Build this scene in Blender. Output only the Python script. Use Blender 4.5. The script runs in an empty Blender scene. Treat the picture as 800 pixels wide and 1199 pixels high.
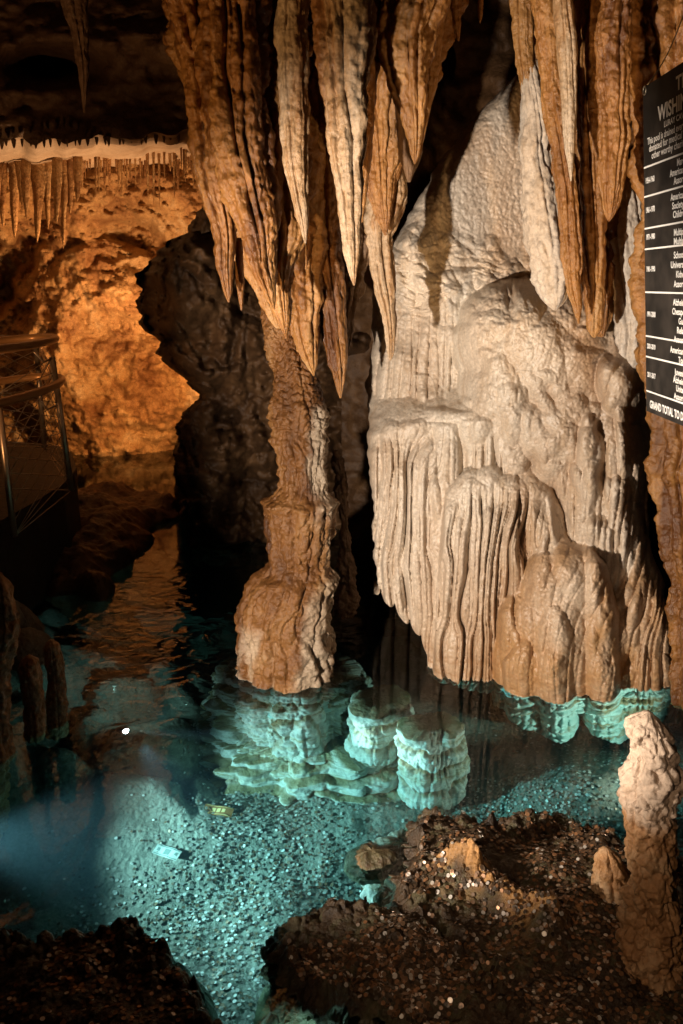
import bpy, math, random
import numpy as np
from mathutils import Vector, Matrix

random.seed(7)
rng = np.random.default_rng(7)
scene = bpy.context.scene
col = scene.collection
R = math.radians

# ------------------------------------------------------------------ camera, world, lamps, exposure
F_PX, CAM_H, PITCH = 932.0, 2.6, R(16)
cam_data = bpy.data.cameras.new('camera')
cam = bpy.data.objects.new('camera', cam_data)
col.objects.link(cam)
cam.location = (0, 0, CAM_H)
cam.rotation_euler = (R(90) - PITCH, 0, 0)
cam_data.sensor_fit = 'VERTICAL'
cam_data.sensor_height = 36
cam_data.lens = 36 * F_PX / 1199
cam_data.clip_start = 0.05
cam_data.clip_end = 200
scene.camera = cam

world = bpy.data.worlds.new('World')
scene.world = world
world.use_nodes = True
bg = world.node_tree.nodes['Background']
bg.inputs[0].default_value = (0.9, 0.62, 0.42, 1)
bg.inputs[1].default_value = 0.007          # deep inside a cave: no sky, hardly any stray light

scene.view_settings.view_transform = 'Standard'
scene.view_settings.look = 'None'
scene.view_settings.gamma = 1
scene.view_settings.exposure = 0.0
scene.render.engine = 'CYCLES'
cy = scene.cycles
cy.use_denoising = True
try:
    cy.denoiser = 'OPENIMAGEDENOISE'
except Exception:
    pass
cy.max_bounces = 6
cy.diffuse_bounces = 3
cy.glossy_bounces = 3
cy.transmission_bounces = 4
cy.volume_bounces = 0
cy.caustics_reflective = False
cy.caustics_refractive = False
cy.sample_clamp_indirect = 3
cy.use_adaptive_sampling = True
cy.adaptive_threshold = 0.015


def spot(name, loc, target, power, color, angle, blend=0.6, radius=0.06):
    l = bpy.data.lights.new(name, 'SPOT')
    l.energy = power
    l.color = color
    l.spot_size = R(angle)
    l.spot_blend = blend
    l.shadow_soft_size = radius
    o = bpy.data.objects.new(name, l)
    col.objects.link(o)
    o.location = loc
    o.rotation_euler = (Vector(target) - Vector(loc)).to_track_quat('-Z', 'Y').to_euler()
    return o


# show-cave floodlights and one added fill, all outside the frame or behind rock
spot('flood_lamp_key', (-1.7, 1.25, 1.15), (1.05, 5.0, 1.5), 1250, (1.0, 0.85, 0.70), 70, 0.35, 0.05)
spot('flood_lamp_ceiling', (-1.9, 2.2, 1.3), (0.15, 4.4, 3.5), 210, (1.0, 0.56, 0.22), 62, 0.8, 0.05)
spot('flood_lamp_right', (2.3, 2.3, 1.5), (1.35, 4.6, 3.6), 110, (1.0, 0.58, 0.24), 70, 0.8, 0.05)
spot('flood_lamp_bank', (-0.1, 0.7, 1.9), (1.05, 2.62, 0.40), 62, (1.0, 0.70, 0.46), 70, 0.9, 0.05)
spot('fill_light_upper', (-2.8, 4.2, 1.6), (-2.6, 7.9, 4.4), 130, (1.0, 0.52, 0.22), 110, 0.9, 0.08)  # added unseen fill that lifts the dark overhang front
spot('flood_lamp_passage', (-1.85, 9.8, 1.3), (-3.8, 13.0, 2.3), 820, (1.0, 0.47, 0.16), 130, 0.5, 0.15)
spot('flood_lamp_overhang', (-2.3, 10.0, 1.2), (-3.6, 11.0, 4.2), 520, (1.0, 0.56, 0.27), 130, 0.6, 0.15)
# pool lamps under the water, with added fills at front, back and right
spot('pool_lamp_beam', (-2.15, 3.55, -0.42), (0.55, 4.0, -0.85), 640, (0.74, 1.0, 0.98), 72, 1.0, 0.04)
spot('pool_lamp_near', (-1.25, 4.38, -0.16), (0.0, 4.44, -0.34), 300, (0.88, 0.98, 0.96), 17, 0.6, 0.03)
spot('pool_lamp_low', (-1.22, 4.28, -0.20), (-0.15, 2.9, -1.0), 120, (0.80, 0.97, 1.0), 62, 1.0, 0.03)
spot('pool_fill_front', (-0.13, 1.88, -0.62), (0.05, 2.65, -0.45), 38, (0.70, 1.0, 0.90), 95, 1.0, 0.04)  # added unseen fill for the front rock flank and nearby bed
spot('pool_fill_back', (-1.15, 4.55, -0.16), (-1.7, 5.9, -0.5), 13, (0.60, 1.0, 0.92), 110, 1.0, 0.03)  # added weak teal fill that picks out the left boulders
spot('pool_fill_right', (2.25, 3.75, -0.22), (1.40, 4.65, -0.30), 75, (0.92, 0.97, 0.80), 90, 0.7, 0.04)  # unseen fill added to lift the sand and the mound's submerged band


# ------------------------------------------------------------------ helpers: pixels of the photograph (800 x 1199) to points
CP, SP = math.cos(PITCH), math.sin(PITCH)


def ray(px, py):
    px, py = np.asarray(px, float), np.asarray(py, float)
    u = (599.5 - py) / F_PX
    return np.stack(np.broadcast_arrays((px - 400) / F_PX, CP + u * SP, -SP + u * CP), -1)


def W(px, py, Y):
    d = ray(px, py)
    return np.array([0, 0, CAM_H]) + d * (np.asarray(Y, float) / d[..., 1])[..., None]


def U(px, py, z=0.0):
    """pixel -> point at height z <= 0, through the water surface"""
    d = ray(px, py)
    q = np.array([0, 0, CAM_H]) - d * (CAM_H / d[..., 2])[..., None]
    n = d / np.linalg.norm(d, axis=-1, keepdims=True)
    e = 1 / 1.33
    c = -n[..., 2]
    k = np.sqrt(1 - e * e * (1 - c * c))
    r = e * n
    r[..., 2] += e * c - k
    return q + r * (z / r[..., 2])[..., None]


def G(px, py, z=0.0):
    """pixel -> point at height z >= 0 on the straight ray"""
    d = ray(px, py)
    return np.array([0, 0, CAM_H]) + d * ((z - CAM_H) / d[..., 2])[..., None]


# ------------------------------------------------------------------ noise
def h01(ix, iy, iz, seed=0):
    n = (ix.astype(np.int64) * 374761393 + iy.astype(np.int64) * 668265263 + iz.astype(np.int64) * 2147483647 + seed * 1442695041) & 0xffffffff
    n = ((n ^ (n >> 13)) * 1274126177) & 0xffffffff
    n = ((n ^ (n >> 16)) * 2246822519) & 0xffffffff
    n = n ^ (n >> 15)
    return (n & 0xffffff) / float(0x1000000)


def vnoise(x, y, z, seed=0):
    x, y, z = np.broadcast_arrays(np.asarray(x, float), np.asarray(y, float), np.asarray(z, float))
    ix, iy, iz = np.floor(x), np.floor(y), np.floor(z)
    fx, fy, fz = x - ix, y - iy, z - iz
    s = lambda t: t * t * t * (t * (t * 6 - 15) + 10)
    fx, fy, fz = s(fx), s(fy), s(fz)
    out = 0
    for a in (0, 1):
        for b in (0, 1):
            for c in (0, 1):
                w = (fx if a else 1 - fx) * (fy if b else 1 - fy) * (fz if c else 1 - fz)
                out = out + w * h01(ix + a, iy + b, iz + c, seed)
    return out * 2 - 1


def fbm(x, y, z, seed=0, octv=4, gain=0.5):
    out, amp, f = 0, 1.0, 1.0
    for k in range(octv):
        out = out + amp * vnoise(x * f + 17.3 * k, y * f - 9.1 * k, z * f + 4.7 * k, seed + k)
        amp *= gain
        f *= 2.03
    return out


def worley(x, y, seed=0, jit=0.9):
    """F1, F2 and cell id in 2D"""
    x, y = np.broadcast_arrays(np.asarray(x, float), np.asarray(y, float))
    ix, iy = np.floor(x), np.floor(y)
    f1 = np.full(x.shape, 9.0)
    f2 = np.full(x.shape, 9.0)
    cid = np.zeros(x.shape)
    z0 = np.zeros(x.shape)
    for a in (-1, 0, 1):
        for b in (-1, 0, 1):
            cx, cyy = ix + a, iy + b
            px = cx + 0.5 + jit * (h01(cx, cyy, z0, seed) - 0.5)
            py = cyy + 0.5 + jit * (h01(cx, cyy, z0, seed + 31) - 0.5)
            d = np.hypot(px - x, py - y)
            m = d < f1
            f2 = np.where(m, f1, np.minimum(f2, d))
            cid = np.where(m, h01(cx, cyy, z0, seed + 77), cid)
            f1 = np.where(m, d, f1)
    return f1, f2, cid


def flute(x, seed=0, jit=0.85, period=None):
    """rounded ridges with sharp creases, 0..1, irregular widths"""
    x = np.asarray(x, float)
    ix = np.floor(x)
    f1 = np.full(x.shape, 9.0)
    f2 = np.full(x.shape, 9.0)
    z0 = np.zeros(x.shape)
    hgt = np.zeros(x.shape)
    for a in (-1, 0, 1):
        c = ix + a
        key = np.mod(c, period) if period else c
        p = c + 0.5 + jit * (h01(key, z0, z0, seed) - 0.5)
        d = np.abs(p - x)
        m = d < f1
        f2 = np.where(m, f1, np.minimum(f2, d))
        hgt = np.where(m, h01(key, z0, z0, seed + 5), hgt)
        f1 = np.where(m, d, f1)
    e = np.clip((f2 - f1), 0, 1)
    return np.sqrt(np.clip(1 - (1 - np.minimum(e * 1.1, 1)) ** 2, 0, 1)) * (0.65 + 0.35 * hgt)


def sst(a, b, x):
    t = np.clip((np.asarray(x, float) - a) / (b - a), 0, 1)
    return t * t * (3 - 2 * t)


def smax(a, b, k):
    h = np.clip(0.5 + 0.5 * (a - b) / k, 0, 1)
    return b * (1 - h) + a * h + k * h * (1 - h)


def poly_sd(x, y, pts):
    """signed distance to a polygon, positive inside"""
    pts = np.asarray(pts, float)[:, :2]
    d = np.full(x.shape, 1e9)
    inside = np.zeros(x.shape, bool)
    n = len(pts)
    for i in range(n):
        a, b = pts[i], pts[(i + 1) % n]
        e = b - a
        t = np.clip(((x - a[0]) * e[0] + (y - a[1]) * e[1]) / (e @ e + 1e-12), 0, 1)
        d = np.minimum(d, np.hypot(x - a[0] - t * e[0], y - a[1] - t * e[1]))
        cond = (a[1] > y) != (b[1] > y)
        xi = a[0] + (y - a[1]) / (b[1] - a[1] + 1e-12) * e[0]
        inside ^= cond & (x < xi)
    return np.where(inside, d, -d)


# ------------------------------------------------------------------ mesh builders
def link_mesh(name, me, mat=None, parent=None, smooth=True):
    if mat:
        me.materials.append(mat)
    me.polygons.foreach_set('use_smooth', np.full(len(me.polygons), smooth, bool))
    me.update()
    o = bpy.data.objects.new(name, me)
    col.objects.link(o)
    if parent:
        o.parent = parent
    return o


def raw_mesh(name, V, Q):
    """V (n,3), Q (m,k) with constant k"""
    me = bpy.data.meshes.new(name)
    V = np.ascontiguousarray(V, np.float32)
    Q = np.ascontiguousarray(Q, np.int32)
    me.vertices.add(len(V))
    me.vertices.foreach_set('co', V.ravel())
    me.loops.add(Q.size)
    me.loops.foreach_set('vertex_index', Q.ravel())
    me.polygons.add(len(Q))
    me.polygons.foreach_set('loop_start', np.arange(0, Q.size, Q.shape[1], dtype=np.int32))
    me.update(calc_edges=True)
    return me


def grid_quads(nr, nc, wrap=False):
    r = np.arange(nr - 1)[:, None]
    c = np.arange(nc if wrap else nc - 1)[None, :]
    c2 = (c + 1) % nc
    return np.stack([r * nc + c, r * nc + c2, (r + 1) * nc + c2, (r + 1) * nc + c], -1).reshape(-1, 4)


def grid_obj(name, P, mat, parent=None, wrap=False, flip=False):
    nr, nc = P.shape[:2]
    Q = grid_quads(nr, nc, wrap)
    if flip:
        Q = Q[:, ::-1]
    return link_mesh(name, raw_mesh(name, P.reshape(-1, 3), Q), mat, parent)


def empty(name, loc=(0, 0, 0)):
    o = bpy.data.objects.new(name, None)
    o.empty_display_size = 0.1
    col.objects.link(o)
    o.location = loc
    return o


def tag(o, label=None, cat=None, group=None, kind=None):
    if label:
        o['label'] = label
    if cat:
        o['category'] = cat
    if group:
        o['group'] = group
    if kind:
        o['kind'] = kind
    return o


def tube(name, pts, r, mat, parent=None, n=10, closed=False):
    pts = np.asarray(pts, float)
    m = len(pts)
    rr = np.full(m, r) if np.isscalar(r) else np.asarray(r, float)
    if closed:
        tan = np.roll(pts, -1, 0) - np.roll(pts, 1, 0)
    else:
        tan = np.gradient(pts, axis=0)
    tan /= np.linalg.norm(tan, axis=1, keepdims=True) + 1e-9
    ref = np.array([0, 0, 1.0]) if abs(tan[:, 2]).mean() < 0.8 else np.array([1.0, 0, 0])
    s = np.cross(tan, ref)
    s /= np.linalg.norm(s, axis=1, keepdims=True) + 1e-9
    t = np.cross(s, tan)
    a = np.linspace(0, 2 * np.pi, n, endpoint=False)
    P = pts[:, None] + rr[:, None, None] * (np.cos(a)[None, :, None] * s[:, None] + np.sin(a)[None, :, None] * t[:, None])
    V = P.reshape(-1, 3)
    Q = grid_quads(m, n, True)
    if closed:
        r0 = (m - 1) * n
        c = np.arange(n)
        c2 = (c + 1) % n
        Q = np.concatenate([Q, np.stack([r0 + c, r0 + c2, c2, c], -1)])
    else:
        V = np.concatenate([V, pts[:1], pts[-1:]])
        c = np.arange(n)
        c2 = (c + 1) % n
        i0, i1 = len(V) - 2, len(V) - 1
        b = (m - 1) * n
        Q = np.concatenate([Q, np.stack([c2, c, np.full(n, i0), np.full(n, i0)], -1), np.stack([b + c, b + c2, np.full(n, i1), np.full(n, i1)], -1)])
        keep = Q
        # caps as degenerate-free triangles are awkward in a quad list: collapse by fan of quads with tiny centre
    return V, Q


def tubes_obj(name, list_VQ, mat, parent=None):
    Vs, Qs, off = [], [], 0
    for V, Q in list_VQ:
        Vs.append(V)
        Qs.append(Q + off)
        off += len(V)
    V = np.concatenate(Vs)
    Q = np.concatenate(Qs)
    me = bpy.data.meshes.new(name)
    faces = []
    for q in Q.tolist():
        faces.append(q if q[2] != q[3] else q[:3])
    me.from_pydata(V.tolist(), [], faces)
    return link_mesh(name, me, mat, parent)


# ------------------------------------------------------------------ materials
def new_mat(name):
    m = bpy.data.materials.new(name)
    m.use_nodes = True
    nt = m.node_tree
    b = nt.nodes['Principled BSDF']
    return m, nt, b


def N(nt, t, **kw):
    n = nt.nodes.new(t)
    for k, v in kw.items():
        if k in n.inputs:
            n.inputs[k].default_value = v
        else:
            setattr(n, k, v)
    return n


def ramp(nt, stops):
    r = nt.nodes.new('ShaderNodeValToRGB')
    e = r.color_ramp.elements
    while len(e) < len(stops):
        e.new(0.5)
    for el, (p, c) in zip(e, stops):
        el.position = p
        el.color = (*c, 1) if len(c) == 3 else c
    return r


def mixc(nt, fac, a, b, mode='MIX'):
    m = nt.nodes.new('ShaderNodeMix')
    m.data_type = 'RGBA'
    m.blend_type = mode
    for s, v in ((m.inputs[0], fac), (m.inputs[6], a), (m.inputs[7], b)):
        if hasattr(v, 'is_linked') or isinstance(v, bpy.types.NodeSocket):
            nt.links.new(v, s)
        elif isinstance(v, (int, float)):
            s.default_value = v
        else:
            s.default_value = (*v, 1)
    return m.outputs[2]


def math_n(nt, op, a, b=0.0):
    m = nt.nodes.new('ShaderNodeMath')
    m.operation = op
    for s, v in ((m.inputs[0], a), (m.inputs[1], b)):
        if isinstance(v, bpy.types.NodeSocket):
            nt.links.new(v, s)
        else:
            s.default_value = v
    return m.outputs[0]


def rock_mat(name, stops, scale=2.0, zs=0.35, speck=0.35, bump=0.5, bscale=30, lump=14, rough=0.5, spec=0.35, water=None, rings=0.0, top=None, sub=0.0):
    m, nt, b = new_mat(name)
    L = nt.links.new
    geo = N(nt, 'ShaderNodeNewGeometry')
    mp = N(nt, 'ShaderNodeMapping')
    mp.inputs['Scale'].default_value = (1, 1, zs)
    L(geo.outputs['Position'], mp.inputs['Vector'])
    n1 = N(nt, 'ShaderNodeTexNoise', Scale=scale, Detail=7.0, Roughness=0.62, Distortion=0.4)
    L(mp.outputs[0], n1.inputs['Vector'])
    rp = ramp(nt, stops)
    L(n1.outputs['Fac'], rp.inputs[0])
    c = rp.outputs[0]
    if name == 'flowstone':
        ms = N(nt, 'ShaderNodeMapping')
        ms.inputs['Scale'].default_value = (1, 1, 0.07)
        L(geo.outputs['Position'], ms.inputs['Vector'])
        ns = N(nt, 'ShaderNodeTexNoise', Scale=9.0, Detail=6.0, Roughness=0.65)
        L(ms.outputs[0], ns.inputs['Vector'])
        rs = ramp(nt, [(0.50, (0, 0, 0)), (0.72, (0.6, 0.6, 0.6))])
        L(ns.outputs['Fac'], rs.inputs[0])
        c = mixc(nt, rs.outputs[0], c, (0.42, 0.27, 0.14))
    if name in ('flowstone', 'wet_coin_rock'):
        av = N(nt, 'ShaderNodeAttribute', attribute_name='stain_or_ridge_light')
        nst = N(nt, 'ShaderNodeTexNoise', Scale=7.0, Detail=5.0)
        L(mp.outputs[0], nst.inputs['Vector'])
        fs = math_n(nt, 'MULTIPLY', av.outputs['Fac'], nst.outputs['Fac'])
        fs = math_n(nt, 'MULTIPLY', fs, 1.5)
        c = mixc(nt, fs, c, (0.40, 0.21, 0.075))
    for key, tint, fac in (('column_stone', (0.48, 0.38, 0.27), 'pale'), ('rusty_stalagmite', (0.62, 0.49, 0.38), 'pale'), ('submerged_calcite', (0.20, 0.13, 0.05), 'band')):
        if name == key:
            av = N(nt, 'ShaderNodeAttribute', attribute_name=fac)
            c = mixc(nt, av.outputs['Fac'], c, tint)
    # fine grain
    n2 = N(nt, 'ShaderNodeTexNoise', Scale=55.0, Detail=5.0, Roughness=0.7)
    L(geo.outputs['Position'], n2.inputs['Vector'])
    g = ramp(nt, [(0.3, (1 - speck,) * 3), (0.7, (1 + speck * 0.25,) * 3)])
    L(n2.outputs['Fac'], g.inputs[0])
    c = mixc(nt, 1.0, c, g.outputs[0], 'MULTIPLY')
    sep = N(nt, 'ShaderNodeSeparateXYZ')
    L(geo.outputs['Position'], sep.inputs[0])
    if rings:
        mr = N(nt, 'ShaderNodeMapping')
        mr.inputs['Scale'].default_value = (0.5, 0.5, 22)
        L(geo.outputs['Position'], mr.inputs['Vector'])
        nr = N(nt, 'ShaderNodeTexNoise', Scale=1.5, Detail=4.0)
        L(mr.outputs[0], nr.inputs['Vector'])
        lo = N(nt, 'ShaderNodeMapRange')
        lo.inputs[1].default_value = 0.28
        lo.inputs[2].default_value = 0.05
        L(sep.outputs[2], lo.inputs[0])
        rr = ramp(nt, [(0.42, (0, 0, 0)), (0.56, (1, 1, 1))])
        L(nr.outputs['Fac'], rr.inputs[0])
        f = math_n(nt, 'MULTIPLY', rr.outputs[0], lo.outputs[0])
        f = math_n(nt, 'MULTIPLY', f, rings)
        c = mixc(nt, f, c, (0.30, 0.15, 0.06))
    if top:
        # sediment lying on upward faces
        sn = N(nt, 'ShaderNodeSeparateXYZ')
        L(geo.outputs['Normal'], sn.inputs[0])
        nz = N(nt, 'ShaderNodeTexNoise', Scale=9.0, Detail=4.0)
        L(geo.outputs['Position'], nz.inputs['Vector'])
        a = math_n(nt, 'MULTIPLY_ADD', nz.outputs['Fac'], 0.5)
        nt.nodes[-1].inputs[2].default_value = -0.25
        a = math_n(nt, 'ADD', sn.outputs[2], a)
        rt = ramp(nt, [(0.50, (0, 0, 0)), (0.95, (1, 1, 1))])
        L(a, rt.inputs[0])
        c = mixc(nt, rt.outputs[0], c, top)
    if water:
        lo = N(nt, 'ShaderNodeMapRange')
        lo.inputs[1].default_value = 0.004
        lo.inputs[2].default_value = -0.012
        L(sep.outputs[2], lo.inputs[0])
        mr = N(nt, 'ShaderNodeMapping')
        mr.inputs['Scale'].default_value = (1.2, 1.2, 9)
        L(geo.outputs['Position'], mr.inputs['Vector'])
        nr = N(nt, 'ShaderNodeTexNoise', Scale=1.4, Detail=4.0)
        L(mr.outputs[0], nr.inputs['Vector'])
        rw = ramp(nt, [(0.36, water[1]), (0.5, water[0])])
        L(nr.outputs['Fac'], rw.inputs[0])
        c = mixc(nt, lo.outputs[0], c, rw.outputs[0])
    L(c, b.inputs['Base Color'])
    # bump: grain + lumps
    nb = N(nt, 'ShaderNodeTexNoise', Scale=float(bscale), Detail=6.0, Roughness=0.65)
    L(geo.outputs['Position'], nb.inputs['Vector'])
    vb = N(nt, 'ShaderNodeTexVoronoi', Scale=float(lump))
    vb.feature = 'SMOOTH_F1'
    L(geo.outputs['Position'], vb.inputs['Vector'])
    b1 = N(nt, 'ShaderNodeBump', Strength=bump, Distance=0.02)
    L(nb.outputs['Fac'], b1.inputs['Height'])
    b2 = N(nt, 'ShaderNodeBump', Strength=bump * 0.5, Distance=0.03)
    L(vb.outputs['Distance'], b2.inputs['Height'])
    b2.invert = True
    L(b1.outputs[0], b2.inputs['Normal'])
    L(b2.outputs[0], b.inputs['Normal'])
    rr = N(nt, 'ShaderNodeMapRange')
    rr.inputs[3].default_value = max(0.05, rough - 0.18)
    rr.inputs[4].default_value = min(1, rough + 0.2)
    L(n2.outputs['Fac'], rr.inputs[0])
    L(rr.outputs[0], b.inputs['Roughness'])
    b.inputs['Specular IOR Level'].default_value = spec
    return m


def plain_mat(name, colr, rough=0.5, metal=0.0, emit=None, es=0):
    m, nt, b = new_mat(name)
    b.inputs['Base Color'].default_value = (*colr, 1)
    b.inputs['Roughness'].default_value = rough
    b.inputs['Metallic'].default_value = metal
    if emit:
        b.inputs['Emission Color'].default_value = (*emit, 1)
        b.inputs['Emission Strength'].default_value = es
    return m


TEAL_LIT_BAND = ((0.42, 0.62, 0.58), (0.26, 0.22, 0.12))  # teal of the pool light put into the submerged calcite colour; brown bands
M_flow = rock_mat('flowstone', [(0.28, (0.36, 0.20, 0.10)), (0.40, (0.50, 0.37, 0.26)), (0.56, (0.64, 0.54, 0.43)), (0.75, (0.72, 0.64, 0.53))],
                  scale=1.6, bump=0.19, bscale=40, lump=22, rough=0.42, spec=0.5, water=TEAL_LIT_BAND, rings=0.55)
M_orange = rock_mat('orange_dripstone', [(0.36, (0.12, 0.042, 0.010)), (0.47, (0.30, 0.13, 0.034)), (0.60, (0.45, 0.225, 0.07)), (0.75, (0.55, 0.38, 0.20))],
                    scale=5, zs=0.12, bump=0.55, bscale=50, lump=40, rough=0.36, spec=0.55)
M_grey = rock_mat('grey_dripstone', [(0.36, (0.30, 0.14, 0.05)), (0.46, (0.42, 0.26, 0.13)), (0.56, (0.50, 0.37, 0.24)), (0.72, (0.60, 0.50, 0.38))],
                  scale=5, zs=0.15, bump=0.5, bscale=50, lump=40, rough=0.36, spec=0.55)
M_white = rock_mat('white_dripstone', [(0.3, (0.48, 0.36, 0.24)), (0.5, (0.62, 0.53, 0.43)), (0.7, (0.70, 0.63, 0.55))],
                   scale=4, zs=0.15, bump=0.35, bscale=45, lump=30, rough=0.5)
M_column = rock_mat('column_stone', [(0.36, (0.08, 0.03, 0.009)), (0.49, (0.18, 0.075, 0.021)), (0.60, (0.26, 0.125, 0.042)), (0.74, (0.38, 0.25, 0.13))],
                    scale=4, zs=0.4, bump=0.6, bscale=45, lump=36, rough=0.4, water=TEAL_LIT_BAND)
M_far = rock_mat('orange_cave_wall', [(0.34, (0.20, 0.09, 0.035)), (0.46, (0.38, 0.21, 0.09)), (0.56, (0.50, 0.31, 0.14)), (0.70, (0.62, 0.46, 0.28))],
                 scale=1.6, zs=1, speck=0.55, bump=1.0, bscale=26, lump=14, rough=0.6, spec=0.2)
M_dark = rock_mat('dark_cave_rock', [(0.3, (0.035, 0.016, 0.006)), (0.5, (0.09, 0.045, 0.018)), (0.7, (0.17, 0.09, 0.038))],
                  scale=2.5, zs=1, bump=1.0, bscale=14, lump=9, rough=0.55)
M_brown = rock_mat('brown_cave_rock', [(0.3, (0.09, 0.05, 0.03)), (0.5, (0.19, 0.11, 0.06)), (0.7, (0.28, 0.18, 0.10))],
                   scale=2.5, zs=0.5, bump=0.9, bscale=20, lump=14, rough=0.5)
M_pale = rock_mat('pale_cave_ceiling', [(0.3, (0.34, 0.23, 0.14)), (0.6, (0.54, 0.42, 0.30))], scale=2, zs=1, bump=0.6, bscale=10, lump=8, rough=0.6)
M_bed = rock_mat('pool_bed_stone', [(0.3, (0.13, 0.13, 0.10)), (0.5, (0.24, 0.24, 0.20)), (0.7, (0.34, 0.33, 0.28))],
                 scale=3, zs=1, bump=1.0, bscale=40, lump=30, rough=0.55)
M_terrace = rock_mat('submerged_calcite', [(0.36, (0.40, 0.34, 0.22)), (0.44, (0.60, 0.58, 0.48)), (0.53, (0.70, 0.70, 0.64)), (0.7, (0.78, 0.77, 0.70))],
                     scale=3, zs=5, speck=0.3, bump=0.7, bscale=45, lump=34, rough=0.5, top=(0.23, 0.19, 0.10))
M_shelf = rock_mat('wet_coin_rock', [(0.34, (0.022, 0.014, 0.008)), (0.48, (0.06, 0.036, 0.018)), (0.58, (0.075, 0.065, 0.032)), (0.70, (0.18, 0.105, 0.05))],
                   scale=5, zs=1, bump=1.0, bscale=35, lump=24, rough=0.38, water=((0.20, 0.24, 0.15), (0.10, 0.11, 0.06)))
M_stalag = rock_mat('rusty_stalagmite', [(0.34, (0.20, 0.09, 0.03)), (0.5, (0.38, 0.20, 0.085)), (0.66, (0.52, 0.35, 0.20))],
                    scale=6, zs=0.8, bump=0.7, bscale=45, lump=34, rough=0.4)


# ------------------------------------------------------------------ lathe-like formations
def formation(name, spec, Y, mat, parent=None, nth=110, step=0.008, ell=1.0, flutes=(9, 0.25), drip=None, rough=0.06, ztop=None, seed=1,
              twist=0.4, bend=0.0, under=False, ledge=None):
    """spec: rows (py, centre px, half width px) in the photograph; turned into world centre line and radii at distance Y"""
    pts = [W(cx, py, Y) for py, cx, hw in spec]
    zz = np.array([p[2] for p in pts])
    xx = np.array([p[0] for p in pts])
    rr = np.array([hw / F_PX * (Y / ray(cx, py)[1]) for py, cx, hw in spec])
    return formation_w(name, zz, xx, np.full(len(zz), Y), rr, mat, parent, nth, step, ell, flutes, drip, rough, ztop, seed, twist, ledge)


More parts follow.
